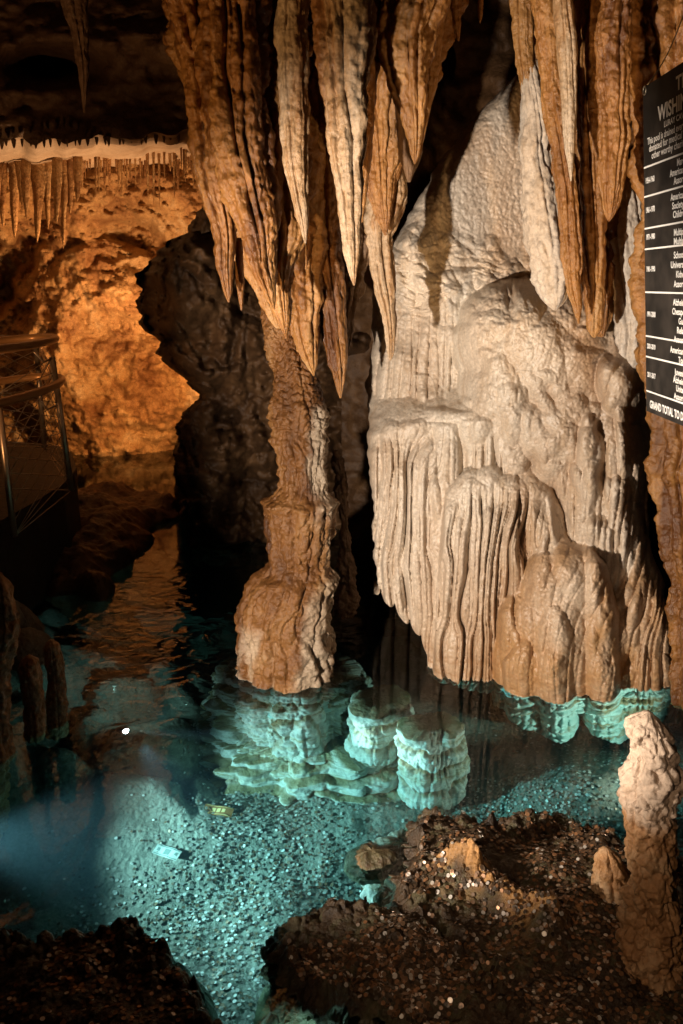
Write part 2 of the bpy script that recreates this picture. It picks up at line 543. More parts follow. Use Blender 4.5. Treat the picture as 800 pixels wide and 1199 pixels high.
def formation_w(name, zz, xx, yy, rr, mat, parent=None, nth=110, step=0.008, ell=1.0, flutes=(9, 0.25), drip=None, rough=0.06, ztop=None, seed=1, twist=0.4, ledge=None, extra=None, wander=0.25):
    zz, xx, yy, rr = map(np.asarray, (zz, xx, yy, rr))
    if zz[0] < zz[-1]:
        zz, xx, yy, rr = zz[::-1], xx[::-1], yy[::-1], rr[::-1]
    if ztop and ztop > zz[0]:
        k = (xx[0] - xx[1]) / max(zz[0] - zz[1], 1e-3)
        dz = ztop - zz[0]
        zz = np.concatenate([[ztop], zz])
        xx = np.concatenate([[xx[0] + k * dz * 0.5], xx])
        yy = np.concatenate([[yy[0]], yy])
        rr = np.concatenate([[rr[0] * 1.25], rr])
    n = max(12, int((zz[0] - zz[-1]) / step))
    s = np.concatenate([np.linspace(0, 0.96, n), 0.96 + 0.04 * np.sin(np.linspace(0, np.pi / 2, 10))[1:]])
    z = zz[0] + (zz[-1] - zz[0]) * s

    def it(v):
        a = np.interp(-z, -zz, v)
        k = max(1, len(z) // 40)
        ker = np.hanning(2 * k + 3)[1:-1]
        ker /= ker.sum()
        pad = np.pad(a, (len(ker) // 2,), mode='edge')
        return np.convolve(pad, ker, mode='valid')[:len(z)]
    cx, cyy = it(xx), it(yy)
    r = np.interp(-z, -zz, rr)
    k = max(1, len(z) // 60)
    ker = np.hanning(2 * k + 3)[1:-1]
    ker /= ker.sum()
    r2 = np.convolve(np.pad(r, (len(ker) // 2,), mode='edge'), ker, mode='valid')[:len(z)]
    r = np.where(s > 0.9, r + (r2 - r) * np.clip((1 - s) / 0.1, 0, 1), r2)
    r = r * (1 + 0.10 * fbm(z * 5.0, 0 * z, 0 * z + seed * 1.7, seed + 6, 3) * np.clip(r / 0.03, 0, 1))
    th = np.linspace(0, 2 * np.pi, nth, endpoint=False)
    T, Z = np.meshgrid(th, z)
    Rr = np.repeat(r[:, None], nth, 1)
    Cx, Cy = cx[:, None], cyy[:, None]
    X0, Y0 = Cx + Rr * np.cos(T), Cy + Rr * np.sin(T)
    m = np.ones_like(T)
    if flutes:
        nf, am = flutes
        wob = 0.5 * fbm(np.cos(T) * 1.5 + seed, np.sin(T) * 1.5, Z * 1.3, seed, 2)
        a = T / (2 * np.pi) * nf + twist * (Z - z[0]) + wob
        m += am * 1.65 * (flute(a, seed, 0.85, nf) - 0.75)
        a2 = T / (2 * np.pi) * nf * 3 + twist * 2 * (Z - z[0]) + wob * 2
        m += am * 0.3 * (flute(a2, seed + 9, 0.85, nf * 3) - 0.75)
    if drip:
        ca, cz, am = drip       # cells round, cell height in m
        f1, f2, _ = worley(T / (2 * np.pi) * ca + 0.35 * np.sin(Z * 9 + seed), Z / cz + 0.4 * fbm(X0 * 4, Y0 * 4, Z * 4, seed, 2), seed + 3)
        m += am * (np.sqrt(np.clip(f2 - f1, 0, 1)) - 0.5)
    absr = rough * np.minimum(Rr, 0.14)
    disp = fbm(X0 * 9, Y0 * 9, Z * 7, seed + 2, 4, 0.55) * absr * 1.3 + fbm(X0 * 40, Y0 * 40, Z * 30, seed + 4, 2) * absr * 0.45
    if ledge:
        for lz, lh, la in ledge:            # bulging rings at height lz
            disp = disp + la * np.exp(-((Z - lz - 0.02 * fbm(np.cos(T) * 2, np.sin(T) * 2, 0 * T, seed, 2)) / lh) ** 2)
    if extra:
        disp = disp + extra(T, Z)
    Rf = Rr * m + disp * np.clip(Rr / 0.02, 0, 1)
    wx = wander * Rr * fbm(Z * 2.2, 0 * Z, 0 * Z + seed, seed + 5, 2)
    Pn = np.stack([Cx + wx + Rf * np.cos(T), Cy + ell * Rf * np.sin(T), Z + 0 * T], -1)
    top = np.repeat(Pn[:1].mean(1, keepdims=True), nth, 1)
    end = np.repeat(Pn[-1:].mean(1, keepdims=True), nth, 1)
    top[..., 2] += 0.35 * float(Rr[0, 0])
    near_top = 0.55 * Pn[:1] + 0.45 * top
    near_top[..., 2] = Pn[:1, :, 2] + 0.28 * float(Rr[0, 0])
    end[..., 2] -= 0.3 * float(Rr[-1, 0])
    Pn = np.concatenate([top, near_top, Pn, end], 0)
    return grid_obj(name, Pn, mat, parent, wrap=True)


CEIL = 4.75


def stal(spec, Y, mat, label, cat='stalactite', group='large stalactites hanging over the pool', name='stalactite', **kw):
    kw.setdefault('ztop', CEIL)
    kw.setdefault('drip', (9, 0.09, 0.09))
    kw.setdefault('rough', 0.12)
    o = formation(name, spec, Y, mat, **kw)
    return tag(o, label, cat, group)


# ------------------------------------------------------------------ setting: far passage, ceiling, dark rock
def depth_grid(x0, x1, y0, y1, st):
    px = np.arange(x0, x1 + st, st, dtype=float)
    py = np.arange(y0, y1 + st, st, dtype=float)
    return np.meshgrid(px, py)


PX, PY = depth_grid(-120, 340, 178, 600, 2)
PYd = np.minimum(PY, 430)
Yf = 12.2 + 1.0 * sst(190, 400, PY)
Yf -= 0.8 * np.sqrt(np.clip(1 - ((PX - 125) / 115) ** 2 - ((PYd - 430) / 150) ** 2, 0, 1))
Yf += 0.6 * np.exp(-(((PX - 150) / 40) ** 2 + ((PY - 275) / 30) ** 2))
Yf += 1.8 * np.exp(-(((PX + 8 + 0.3 * (PY - 330) + 25 * fbm(PX * 0.03, PY * 0.03, 0 * PX, 71, 3)) / 30) ** 2 + ((PY - 335 + 25 * fbm(PX * 0.03, PY * 0.03, 0 * PX, 72, 3)) / 60) ** 2))
w0 = W(PX, PY, Yf)
Yf = Yf + 0.36 * fbm(w0[..., 0] * 1.1, w0[..., 1] * 1.1, w0[..., 2] * 1.1, 3, 6, 0.52) - 0.15 * np.abs(fbm(w0[..., 0] * 2.6, w0[..., 1] * 2.6, w0[..., 2] * 4.2, 8, 6, 0.66))
o = grid_obj('cave_wall', W(PX, PY, Yf), M_far)
tag(o, kind='structure')

# pale overhang: dark front face, then the lit underside running back to the far wall
PX, PY = depth_grid(-260, 330, -160, 170, 3)
edge = 165 + 5 * fbm(PX * 0.05, 0 * PX, 0 * PX, 5, 3) - 8 * sst(60, 215, PX) + 10 * sst(40, -60, PX)
PYc = np.minimum(PY, edge)
Yl = 8.0 + 0.5 * sst(165, 60, PYc) - 0.45 * np.exp(-((PYc - 50) / 40) ** 2)
w0 = W(PX, PYc, Yl)
Yl = Yl + 0.3 * fbm(w0[..., 0] * 1.1, w0[..., 1], w0[..., 2] * 1.6, 12, 5, 0.55)
Yl += 1.5 * np.exp(-(((PX - 55) / 40) ** 2 + ((PYc - 78) / 17) ** 2))
Pn = W(PX, PYc, Yl)
o = grid_obj('overhang', Pn, M_brown)
tag(o, kind='structure')
last = Pn[-1]
rear = W(PX[-1], 206 - 16 * sst(60, 215, PX[-1]), 12.5)
nb = 40
k = np.linspace(0, 1, nb)[:, None, None]
und = last[None] * (1 - k) + rear[None] * k
k = k[..., 0]
und[..., 2] += 0.05 * fbm(und[..., 0] * 2, und[..., 1] * 2, 0 * k, 4, 4) * np.minimum(1, k * 8) 
o = grid_obj('cave_ceiling', und, M_pale)
tag(o, kind='structure')

# dark rock mass between the passage and the column
PX, PY = depth_grid(120, 520, 120, 690, 2)
lft = np.interp(PY, [120, 225, 255, 290, 320, 345, 375, 400, 418, 440, 462, 470, 500, 530, 600, 625, 690],
                [250, 238, 226, 196, 166, 160, 168, 182, 190, 214, 238, 226, 206, 201, 212, 222, 230])
lft = lft + 7 * fbm(PY * 0.07, 0 * PY, 0 * PY, 2, 5, 0.55)
PXc = np.maximum(PX, lft)
Yd = 7.9 - 0.9 * sst(640, 250, PY) - 0.5 * np.sin(np.clip((PXc - 160) / 130, 0, 1) * np.pi) + 0.5 * sst(300, 420, PXc)
e = np.clip((PXc - lft) / 60, 0, 1)
Yd += 0.7 * (1 - np.sqrt(1 - (1 - e) ** 2)) + np.maximum(lft - PX, 0) * 0.03
w0 = W(PXc, PY, Yd)
f1, f2, _ = worley(w0[..., 0] * 3 + 0.3 * fbm(w0[..., 0] * 3, 0, w0[..., 2] * 3, 4, 2), w0[..., 2] * 3, 6)
Yd = Yd + 0.35 * fbm(w0[..., 0] * 1.5, w0[..., 1], w0[..., 2] * 1.5, 21, 5, 0.6) - 0.16 * np.sqrt(np.clip(f2 - f1, 0, 1))
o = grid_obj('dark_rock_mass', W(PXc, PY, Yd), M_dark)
tag(o, kind='structure')

# right-hand back wall and the ceiling over the pool
PX, PY = depth_grid(400, 1000, -120, 900, 4)
Yb = 7.4 - 0.6 * sst(520, 900, PX)
w0 = W(PX, PY, Yb)
Yb = Yb + 0.4 * fbm(w0[..., 0], w0[..., 1], w0[..., 2], 31, 5, 0.55)
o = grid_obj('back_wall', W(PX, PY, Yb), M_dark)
tag(o, kind='structure')

gx, gy = np.meshgrid(np.linspace(-7, 4.5, 130), np.linspace(-1.5, 8.4, 120))
gz = CEIL + 0.0 + 0.9 * sst(6.2, 8.2, gy) + 0.9 * sst(-1.3, -2.8, gx) + 0.18 * fbm(gx * 1.2, gy * 1.2, 0 * gx, 41, 5)
o = grid_obj('ceiling', np.stack([gx, gy, gz], -1), M_brown)
tag(o, kind='structure')

# ------------------------------------------------------------------ pool bed
def bed_z(x, y):
    z = -1.22 + 0 * x
    z = z + 0.9 * sst(-1.75, -2.6, x + 0.12 * fbm(y * 1.5, 0 * y, 0 * y, 3, 2)) * sst(3.6, 4.6, y)
    z = z + 0.25 * sst(-0.9, -1.9, x) * sst(4.0, 4.9, y)
    z = z + 0.22 * sst(3.7, 4.3, y)
    z = z - 0.7 * sst(5.4, 6.6, y)
    z = z + 0.45 * sst(0.85, 1.5, x) * sst(5.0, 4.2, y)
    f1, f2, _ = worley(x * 2.2 + 0.3 * fbm(x * 2, y * 2, 0 * x, 5, 2), y * 2.2, 8)
    rocks = sst(-0.75, -1.2, x) * sst(4.1, 4.5, y)
    z = z + rocks * (0.34 * np.sqrt(np.clip(f2 - f1, 0, 1)) * sst(0.0, 0.3, f2 - f1) + 0.1)
    z = z + 0.05 * fbm(x * 2, y * 2, 0 * x, 6, 4)
    f1, f2, _ = worley(x * 45, y * 45, 9)
    z = z + 0.008 * np.sqrt(np.clip(f2 - f1, 0, 1))
    return z


gx, gy = np.meshgrid(np.arange(-4.6, 4.2, 0.016), np.arange(1.2, 7.2, 0.016))
o = grid_obj('pool_bed', np.stack([gx, gy, bed_z(gx, gy)], -1), M_bed)
tag(o, kind='structure')
gx, gy = np.meshgrid(np.linspace(-14, 12, 60), np.linspace(-3, 17, 60))
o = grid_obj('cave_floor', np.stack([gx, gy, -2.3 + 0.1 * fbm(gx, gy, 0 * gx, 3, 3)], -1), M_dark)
tag(o, kind='structure')

# ------------------------------------------------------------------ water: one closed body with a gently rippled surface
def make_water():
    m = bpy.data.materials.new('pool_water')
    m.use_nodes = True
    nt = m.node_tree
    L = nt.links.new
    for n in list(nt.nodes):
        nt.nodes.remove(n)
    out = N(nt, 'ShaderNodeOutputMaterial')
    gl = N(nt, 'ShaderNodeBsdfGlass', Roughness=0.0, IOR=1.33)
    gl.inputs['Color'].default_value = (0.97, 1, 0.99, 1)
    geo = N(nt, 'ShaderNodeNewGeometry')
    mp = N(nt, 'ShaderNodeMapping')
    mp.inputs['Scale'].default_value = (1.0, 1.5, 1)
    L(geo.outputs['Position'], mp.inputs['Vector'])
    n1 = N(nt, 'ShaderNodeTexNoise', Scale=5.0, Detail=2.0, Roughness=0.4, Distortion=0.6)
    L(mp.outputs[0], n1.inputs['Vector'])
    bp = N(nt, 'ShaderNodeBump', Strength=0.08, Distance=0.03)
    L(n1.outputs['Fac'], bp.inputs['Height'])
    ds = N(nt, 'ShaderNodeVectorMath', operation='DISTANCE')
    ds.inputs[1].default_value = (-1.4, 5.8, 0)
    L(geo.outputs['Position'], ds.inputs[0])
    mr = N(nt, 'ShaderNodeMapRange')
    mr.interpolation_type = 'SMOOTHSTEP'
    for k_, v_ in ((1, 0.7), (2, 2.2), (3, 0.80), (4, 0.035)):
        mr.inputs[k_].default_value = v_
    L(ds.outputs['Value'], mr.inputs[0])
    L(mr.outputs[0], bp.inputs['Strength'])
    L(bp.outputs[0], gl.inputs['Normal'])
    L(gl.outputs[0], out.inputs['Surface'])
    ab = N(nt, 'ShaderNodeVolumeAbsorption', Density=0.30)
    ab.inputs['Color'].default_value = (0.03, 0.76, 0.80, 1)
    sc = N(nt, 'ShaderNodeVolumeScatter', Density=0.015, Anisotropy=0.3)
    sc.inputs['Color'].default_value = (0.42, 0.78, 1, 1)
    ad = N(nt, 'ShaderNodeAddShader')
    L(ab.outputs[0], ad.inputs[0])
    L(sc.outputs[0], ad.inputs[1])
    L(ad.outputs[0], out.inputs['Volume'])
    x0, x1, y0, y1, z0, z1 = -9, 9, 0.4, 16, -2.9, 0.0
    V = [(x, y, z) for z in (z0, z1) for y in (y0, y1) for x in (x0, x1)]
    Q = [(0, 2, 3, 1), (4, 5, 7, 6), (0, 1, 5, 4), (2, 6, 7, 3), (0, 4, 6, 2), (1, 3, 7, 5)]
    o = link_mesh('water', raw_mesh('water', np.array(V, float), np.array(Q)), m, smooth=False)
    tag(o, kind='structure')


make_water()

# ------------------------------------------------------------------ the great white flowstone
def make_flowstone():
    st = 1.0
    px = np.arange(330, 861, st)
    py = np.arange(70, 960, st)
    PX, PY = np.meshgrid(px, py)
    L = np.interp(PY, [70, 95, 130, 160, 200, 250, 300, 330, 345, 400, 436, 450, 470, 560, 690, 915],
                  [615, 600, 560, 538, 510, 480, 452, 440, 439, 437, 432, 429, 429, 434, 440, 440])
    L = L + 2.5 * fbm(PY * 0.06, 0 * PY, 0 * PY, 5, 3)
    Rt = np.interp(PY, [70, 400, 440, 490, 560, 600, 640, 690, 740, 800, 915], [860, 860, 800, 772, 762, 760, 763, 778, 792, 799, 802])
    Rt = Rt + 2 * fbm(PY * 0.05, 0 * PY + 3, 0 * PY, 6, 3)
    Bt = np.interp(PX, [420, 440, 462, 490, 500, 501, 520, 536, 537, 574, 576, 600, 630, 652, 668, 676, 690, 720, 780, 800],
                   [688, 692, 712, 746, 764, 800, 812, 812, 820, 832, 862, 888, 914, 926, 912, 894, 918, 934, 922, 904])
    Bt = Bt + 14 * (flute(PX / 16.0, 4) - 0.7) * (PX < 502)
    X = np.clip(PX, L, Rt)
    Yp = np.minimum(PY, Bt)
    # world-ish coordinates on a reference plane for the relief
    q = W(X, Yp, 5.1)
    x, z = q[..., 0], q[..., 2]
    n1 = fbm(x * 2, 0 * x, z * 2, 11, 4)
    # (a) upper wall: scalloped
    Ya = 5.88 - 0.40 * sst(95, 430, Yp) - 0.10 * np.sin((X - 420) / 190 * np.pi) + 0.12 * n1
    f1, f2, cid = worley(x * 17 + 0.8 * fbm(x * 6, 0 * x, z * 6, 2, 2), z * 23 + 0.8 * fbm(x * 6, 3 + 0 * x, z * 6, 4, 2), 12)
    sc = np.sqrt(np.clip(f2 - f1, 0, 1))
    f1, f2, cid = worley(x * 7 + 0.5 * n1, z * 9, 15)
    sc2 = np.sqrt(np.clip(f2 - f1, 0, 1))
    lowf = sst(330, 420, Yp)
    fl0 = flute(x * 17 + 1.3 * fbm(x * 3, 0 * x, z * 0.9, 3, 3), 33)
    f1, f2, cid = worley(x * 15 + 1.0 * fbm(x * 5, 0 * x, z * 5, 2, 3), z * 22 + 1.2 * fbm(x * 5, 3 + 0 * x, z * 5, 4, 3), 12)
    cob = np.sqrt(np.clip(1 - (f1 / 0.85) ** 2, 0, 1)) * (0.6 + 0.6 * cid)
    sw = 1 - 2 * np.abs(fbm(x * 6 + z * 2, 0 * x, z * 10 + 2.0 * fbm(x * 4, 0 * x, z * 4, 3, 2), 44, 3))
    Na = -Ya + (1 - lowf) * (0.034 * cob + 0.035 * sc2 + 0.014 * sw) + lowf * (0.05 * fl0 + 0.010 * cob + 0.006 * sw)
    # (b) bulge in the middle
    def dome(cx, cy, rx, ry, h):
        return h * np.sqrt(np.clip(1 - ((X - cx) / rx) ** 2 - ((Yp - cy) / ry) ** 2, 0, 1))
    def drips(sx, sz, seed, wob=0.8):
        a, b, _ = worley(x * sx + wob * fbm(x * 4, 0 * x, z * 3, seed, 3), z * sz + wob * fbm(x * 5, 7 + 0 * x, z * 4, seed + 2, 3), seed)
        return np.sqrt(np.clip(b - a, 0, 1))
    def lobes(n, x0, x1, y0, y1, wr, hr, ar, seed, sel=None):
        g = np.random.default_rng(seed)
        best = np.zeros(X.shape)
        for _ in range(n):
            cx, cy_ = g.uniform(x0, x1), g.uniform(y0, y1)
            wd, hg, am = g.uniform(*wr), g.uniform(*hr), g.uniform(*ar)
            sk = g.uniform(-0.15, 0.15)
            c0_, c1_ = max(int(cx - wd * 1.6 - px[0]), 0), max(int(cx + wd * 1.6 - px[0]), 0)
            r0_, r1_ = max(int(cy_ - hg * 0.3 - py[0]), 0), max(int(cy_ + hg * 1.05 - py[0]), 0)
            sl = (slice(r0_, r1_), slice(c0_, c1_))
            if best[sl].size == 0:
                continue
            t = (Yp[sl] - cy_) / hg
            u = (X[sl] - cx - sk * (Yp[sl] - cy_) + 0.22 * wd * warp[sl]) / (wd * (0.75 + 0.25 * sst(-0.2, 0.4, t)))
            cr = np.sqrt(np.clip(1 - u * u, 0, 1))
            tt = t + 0.22 * (1 - cr) + 0.10 * warp[sl]
            pr = np.sqrt(np.clip((tt + 0.2) / 0.35, 0, 1)) * np.clip(1 - np.clip(tt, 0, 1) ** 2.2, 0, 1)
            best[sl] = np.maximum(best[sl], am * cr * pr)
        return best
    warp = fbm(x * 7, 0 * x, z * 5, 201, 3)
    out = -9.0
    big = drips(14, 7, 51)
    fine = drips(26, 15, 52)
    bead = drips(40, 34, 58)
    Nb = -5.62 + 0.004 * bead + 0.010 * fine + np.maximum(lobes(34, 540, 780, 325, 560, (26, 50), (50, 110), (0.12, 0.24), 301), lobes(150, 520, 780, 325, 560, (9, 22), (20, 55), (0.05, 0.10), 311) + 0.6 * lobes(34, 540, 780, 325, 560, (26, 50), (50, 110), (0.12, 0.24), 301))
    Nb = np.where(True, Nb, Nb) + smax(dome(655, 470, 122, 142, 0.62), dome(610, 400, 85, 75, 0.50), 0.1)
    cvx = 0.22 * np.clip((590 - X) / 165, 0, 1) ** 2 + 0.28 * np.clip((X - 675) / 85, 0, 1) ** 2
    Nb = Nb - cvx * sst(330, 460, Yp)
    Na = Na - 1.15 * cvx * sst(290, 380, Yp) - 0.10 * sst(330, 430, Yp)
    # (c) curtain block with a sloping top ledge
    tp = np.interp(X, [400, 430, 465, 500, 540, 570, 610, 660], [470, 452, 442, 437, 436, 425, 420, 430]) + 3 * fbm(x * 6, 0 * x, 0 * x, 9, 3)
    Yc = 5.56 - 0.44 * sst(0, 62, Yp - tp) - 0.08 * sst(60, 260, Yp - tp)
    Yc = np.where(Yp < tp, 5.56 + (tp - Yp) * 0.03, Yc)
    wv = 1.2 * fbm(x * 2.5, 0 * x, z * 0.9, 7, 3)
    fl = 0.75 * flute(x * 13 + wv, 17) + 0.25 * flute(x * 30 + 2 * wv, 18)
    Yc = Yc + cvx
    on = sst(40, 110, Yp - tp)
    big_fold = flute(x * 4.2 + 0.5 * wv, 27)
    Nc = -Yc + on * (lobes(46, 425, 530, 470, 640, (6, 15), (70, 210), (0.04, 0.10), 321) + 0.10 * fl + 0.15 * big_fold - 0.14) + (1 - 0.7 * on) * (0.008 * fine + 0.004 * bead + lobes(46, 430, 640, 436, 540, (16, 42), (20, 60), (0.03, 0.085), 302)) + 0.03 * n1
    # (c2) lower tier of the curtain, its brow arching down to the right
    tp2 = np.interp(X, [500, 508, 514, 522, 545, 580, 620, 645, 660, 672, 684], [900, 760, 640, 578, 552, 543, 550, 570, 600, 650, 760]) + 5 * fbm(x * 7, 0 * x, 0 * x, 19, 3)
    d2 = Yp - tp2
    fl2 = (0.75 + 0.35 * fbm(x * 5, 0 * x, z * 2, 39, 2)) * flute(x * 11 + 1.3 * wv + 0.4, 37) + 0.3 * flute(x * 27 + 2.5 * wv, 38)
    on2 = sst(14, 60, d2)
    Yc2 = 5.10 + 0.6 * cvx - 0.20 * np.sqrt(np.clip(d2 / 50, 0, 1))
    Nc2 = np.where(d2 > -2, -Yc2 + on2 * (lobes(36, 515, 680, 560, 690, (7, 15), (60, 170), (0.04, 0.10), 322) + 0.15 * fl2 - 0.12) + (1 - on2) * (0.01 * fine + lobes(26, 500, 680, 540, 590, (12, 26), (25, 60), (0.03, 0.06), 303)), -7)
    # (d) right-hand drips: lumpy stack
    def lump(cx, cy, rx, ry, h, y0):
        v = np.clip(1 - ((X - cx) / rx) ** 2 - ((Yp - cy) / ry) ** 2, 0, 1)
        return np.where(v > 0, -y0 + h * np.sqrt(v), -7)
    Nd = np.maximum.reduce([lump(700, 545, 56, 90, 0.38, 5.22), lump(722, 450, 36, 70, 0.36, 5.24), lump(620, 500, 60, 45, 0.22, 5.2),
                            lump(575, 505, 62, 40, 0.18, 5.24), lump(660, 520, 45, 55, 0.26, 5.2), lump(720, 640, 34, 90, 0.3, 5.2), lump(690, 605, 30, 50, 0.26, 5.16)])
    nd_f = sst(-5.4, -5.0, Nd)
    Nd = Nd + lobes(90, 560, 770, 420, 690, (9, 24), (40, 120), (0.07, 0.20), 304) + 0.008 * fine - 0.05 + 0.05 * (flute(x * 19 + wv, 63) - 0.5) * sst(520, 620, Yp)
    # (e) the rounded mound at the water's edge, with side lobes
    def mound(cxs, hws, ys, dep, y0, p=2.0):
        cx = np.interp(Yp, ys, cxs)
        hw = np.interp(Yp, ys, hws)
        v = np.clip(1 - np.abs((X - cx) / np.maximum(hw, 0.5)) ** p, 0, 1)
        return np.where((v > 0) & (Yp > ys[0]) & (hw > 0.5), -y0 + dep * np.sqrt(v) * np.clip(hw / max(hws) * 1.35, 0, 1), -7)
    ys = [610, 614, 625, 650, 700, 760, 800, 822, 850, 880, 900]
    Ne = mound([665, 666, 668, 662, 652, 648, 648, 648, 650, 652, 652], [0, 14, 24, 46, 68, 78, 82, 80, 66, 40, 20], ys, 0.46, 5.14)
    Ne = np.maximum(Ne, mound([648, 648, 650, 652], [0, 14, 26, 22], [704, 710, 745, 900], 0.20, 4.80))
    Ne = np.maximum(Ne, mound([620, 618, 612, 612], [0, 12, 24, 22], [738, 746, 775, 900], 0.19, 4.86))
    Ne = np.maximum(Ne, mound([690, 696, 702, 704], [0, 14, 24, 26], [640, 660, 720, 900], 0.25, 4.92))
    Ne = Ne + lobes(34, 580, 730, 630, 790, (14, 34), (50, 130), (0.05, 0.14), 305) + 0.006 * fine - 0.03 + 0.03 * n1 + 0.02 * (flute(x * 13 + wv, 73) - 0.5)
    # (f) right mound
    Nf = mound([742, 743, 744, 746, 748, 746, 742, 735, 735], [0, 16, 26, 44, 56, 62, 64, 58, 44], [610, 630, 660, 700, 750, 790, 815, 860, 905], 0.36, 5.16)
    Nf = Nf + 0.06 * flute(x * 12 + 1.5 * wv, 83) + lobes(40, 690, 800, 620, 790, (9, 20), (35, 100), (0.04, 0.11), 306) - 0.06
    Mo = np.maximum.reduce([Na, Nb, Nc, Nc2, Nd])
    stain_or_ridge_light = 0.8 * sst(-0.02, 0.05, np.maximum(Ne, Nf) - Mo)
    M = smax(Na, Nb, 0.04)
    M = np.maximum(M, Nc)
    M = smax(M, Nc2, 0.012)
    M = smax(M, Nd, 0.02)
    M = smax(M, Ne, 0.02)
    M = smax(M, Nf, 0.02)
    # under water: lobed, banded undercut crust
    uw = sst(0.01, -0.05, W(X, Yp, -M)[..., 2])
    M = M + uw * (0.05 * drips(12, 10, 91) + 0.02 * np.sin(z * 45 + 3 * n1))
    Yv = -M
    # rounded outer edges, then side walls running back
    e = np.minimum(np.clip((X - L) / 34, 0, 1), np.clip((Rt - X) / 16, 0, 1))
    e = np.minimum(e, np.clip((Bt - Yp) / 9, 0, 1) * (X > 500) + 1.0 * (X <= 500))
    Yv = Yv + 0.22 * (1 - np.sqrt(1 - (1 - e) ** 2))
    back = np.maximum(np.maximum(L - PX, PX - Rt), 0) * 0.03 + np.maximum(PY - Bt, 0) * 0.03
    Yv = Yv + back
    fade = np.clip(1 - back * 8, 0, 1)
    w0 = W(X, Yp, Yv)
    Yv = Yv + fade * 0.004 * fbm(w0[..., 0] * 60, w0[..., 1] * 60, w0[..., 2] * 60, 99, 2)
    o = grid_obj('flowstone', W(X, Yp, Yv), M_flow)
    at = o.data.attributes.new('stain_or_ridge_light', 'FLOAT', 'POINT')
    stain_or_ridge_light = np.clip(stain_or_ridge_light * (0.75 + 0.5 * n1) + 0.5 * sst(640, 800, Yp), 0, 1)
    at.data.foreach_set('value', stain_or_ridge_light.astype(np.float32).ravel())
    tag(o, 'huge pale flowstone wall with fluted curtain and rounded mounds reaching into the water', 'flowstone')


make_flowstone()

# ------------------------------------------------------------------ stalactites
BIG = 'large stalactites hanging over the pool'
stal([(0, 226, 38), (100, 240, 31), (200, 251, 25), (260, 258, 17), (310, 263, 10), (340, 266, 6), (354, 268, 1)], 4.35, M_orange,
     'outermost left fold of the big brown stalactite cluster, long slanting edge', flutes=(8, 0.35), seed=11, ell=1.2)
stal([(0, 276, 44), (100, 282, 41), (200, 289, 36), (260, 297, 30), (300, 306, 20), (325, 311, 13), (350, 318, 6), (362, 322, 1)], 4.2, M_orange,
     'broad fluted brown stalactite in the middle of the left cluster', flutes=(9, 0.38), seed=12, ell=1.1)
stal([(0, 322, 30), (120, 320, 32), (220, 323, 31), (280, 327, 25), (330, 330, 15), (370, 333, 9), (397, 336, 1)], 4.4, M_orange,
     'brown stalactite whose tip almost meets the top of the column', flutes=(8, 0.35), seed=13)
stal([(0, 345, 18), (100, 343, 18), (180, 346, 16), (225, 351, 11), (260, 356, 7), (285, 358, 1)], 4.1, M_grey,
     'slim greyish stalactite right of the brown cluster with a sharp thin tip', flutes=(6, 0.3), seed=14, drip=(9, 0.12, 0.05))
stal([(0, 393, 36), (60, 397, 31), (120, 402, 26), (200, 409, 19), (260, 413, 13), (300, 414, 9), (322, 414, 5), (334, 415, 1)], 3.95, M_grey,
     'long pale stalactite with a rusty right side, hanging nearest the middle of the photo', flutes=(8, 0.3), seed=15, drip=(9, 0.12, 0.05))
stal([(0, 421, 22), (80, 425, 18), (150, 424, 13), (220, 423, 8), (260, 423, 2)], 4.25, M_orange,
     'orange stalactite half hidden behind the long pale one', flutes=(6, 0.3), seed=16)
stal([(0, 487, 36), (60, 484, 31), (110, 483, 22), (150, 484, 14), (178, 486, 7), (192, 486, 1)], 4.2, M_orange,
     'short stout orange stalactite with blunt pointed tip above the dark gap', flutes=(9, 0.35), seed=17)
stal([(0, 512, 15), (50, 507, 13), (100, 503, 9), (148, 499, 1)], 4.45, M_orange,
     'narrow orange stalactite tucked behind the stout orange one', flutes=(5, 0.3), seed=18)
stal([(60, 436, 16), (130, 441, 22), (200, 448, 24), (250, 447, 21), (300, 449, 16), (350, 453, 11), (390, 456, 7), (415, 457, 4), (422, 457, 1)], 4.85, M_grey,
     'longest pale stalactite, forked fold, reaching lowest in front of the flowstone', flutes=(7, 0.4), seed=19, drip=(9, 0.12, 0.05))
stal([(150, 478, 14), (185, 478, 12), (213, 479, 2)], 4.6, M_brown, 'small dark stub behind the stout orange stalactite', flutes=(5, 0.2), seed=20)
stal([(0, 534, 7), (30, 535, 5), (48, 537, 1)], 4.6, M_orange, 'tiny orange stalactite with rounded tip against the black gap', flutes=(4, 0.2), seed=21)
stal([(0, 562, 4), (18, 562, 3), (27, 562, 1)], 4.7, M_orange, 'tiniest stalactite stub at the top edge over the black gap', flutes=(4, 0.2), seed=22, nth=40)
stal([(280, 279, 5), (330, 281, 5), (350, 282, 3), (363, 283, 1)], 4.5, M_orange, 'thin soda straw stalactite between two brown cluster tips', flutes=(4, 0.2), seed=23, nth=40, ztop=None)
stal([(0, 88, 14), (50, 94, 9), (90, 97, 6), (132, 99, 1)], 6.8, M_brown, 'solitary dark brown stalactite in the upper left gloom', flutes=(5, 0.3), seed=24, ztop=5.6)

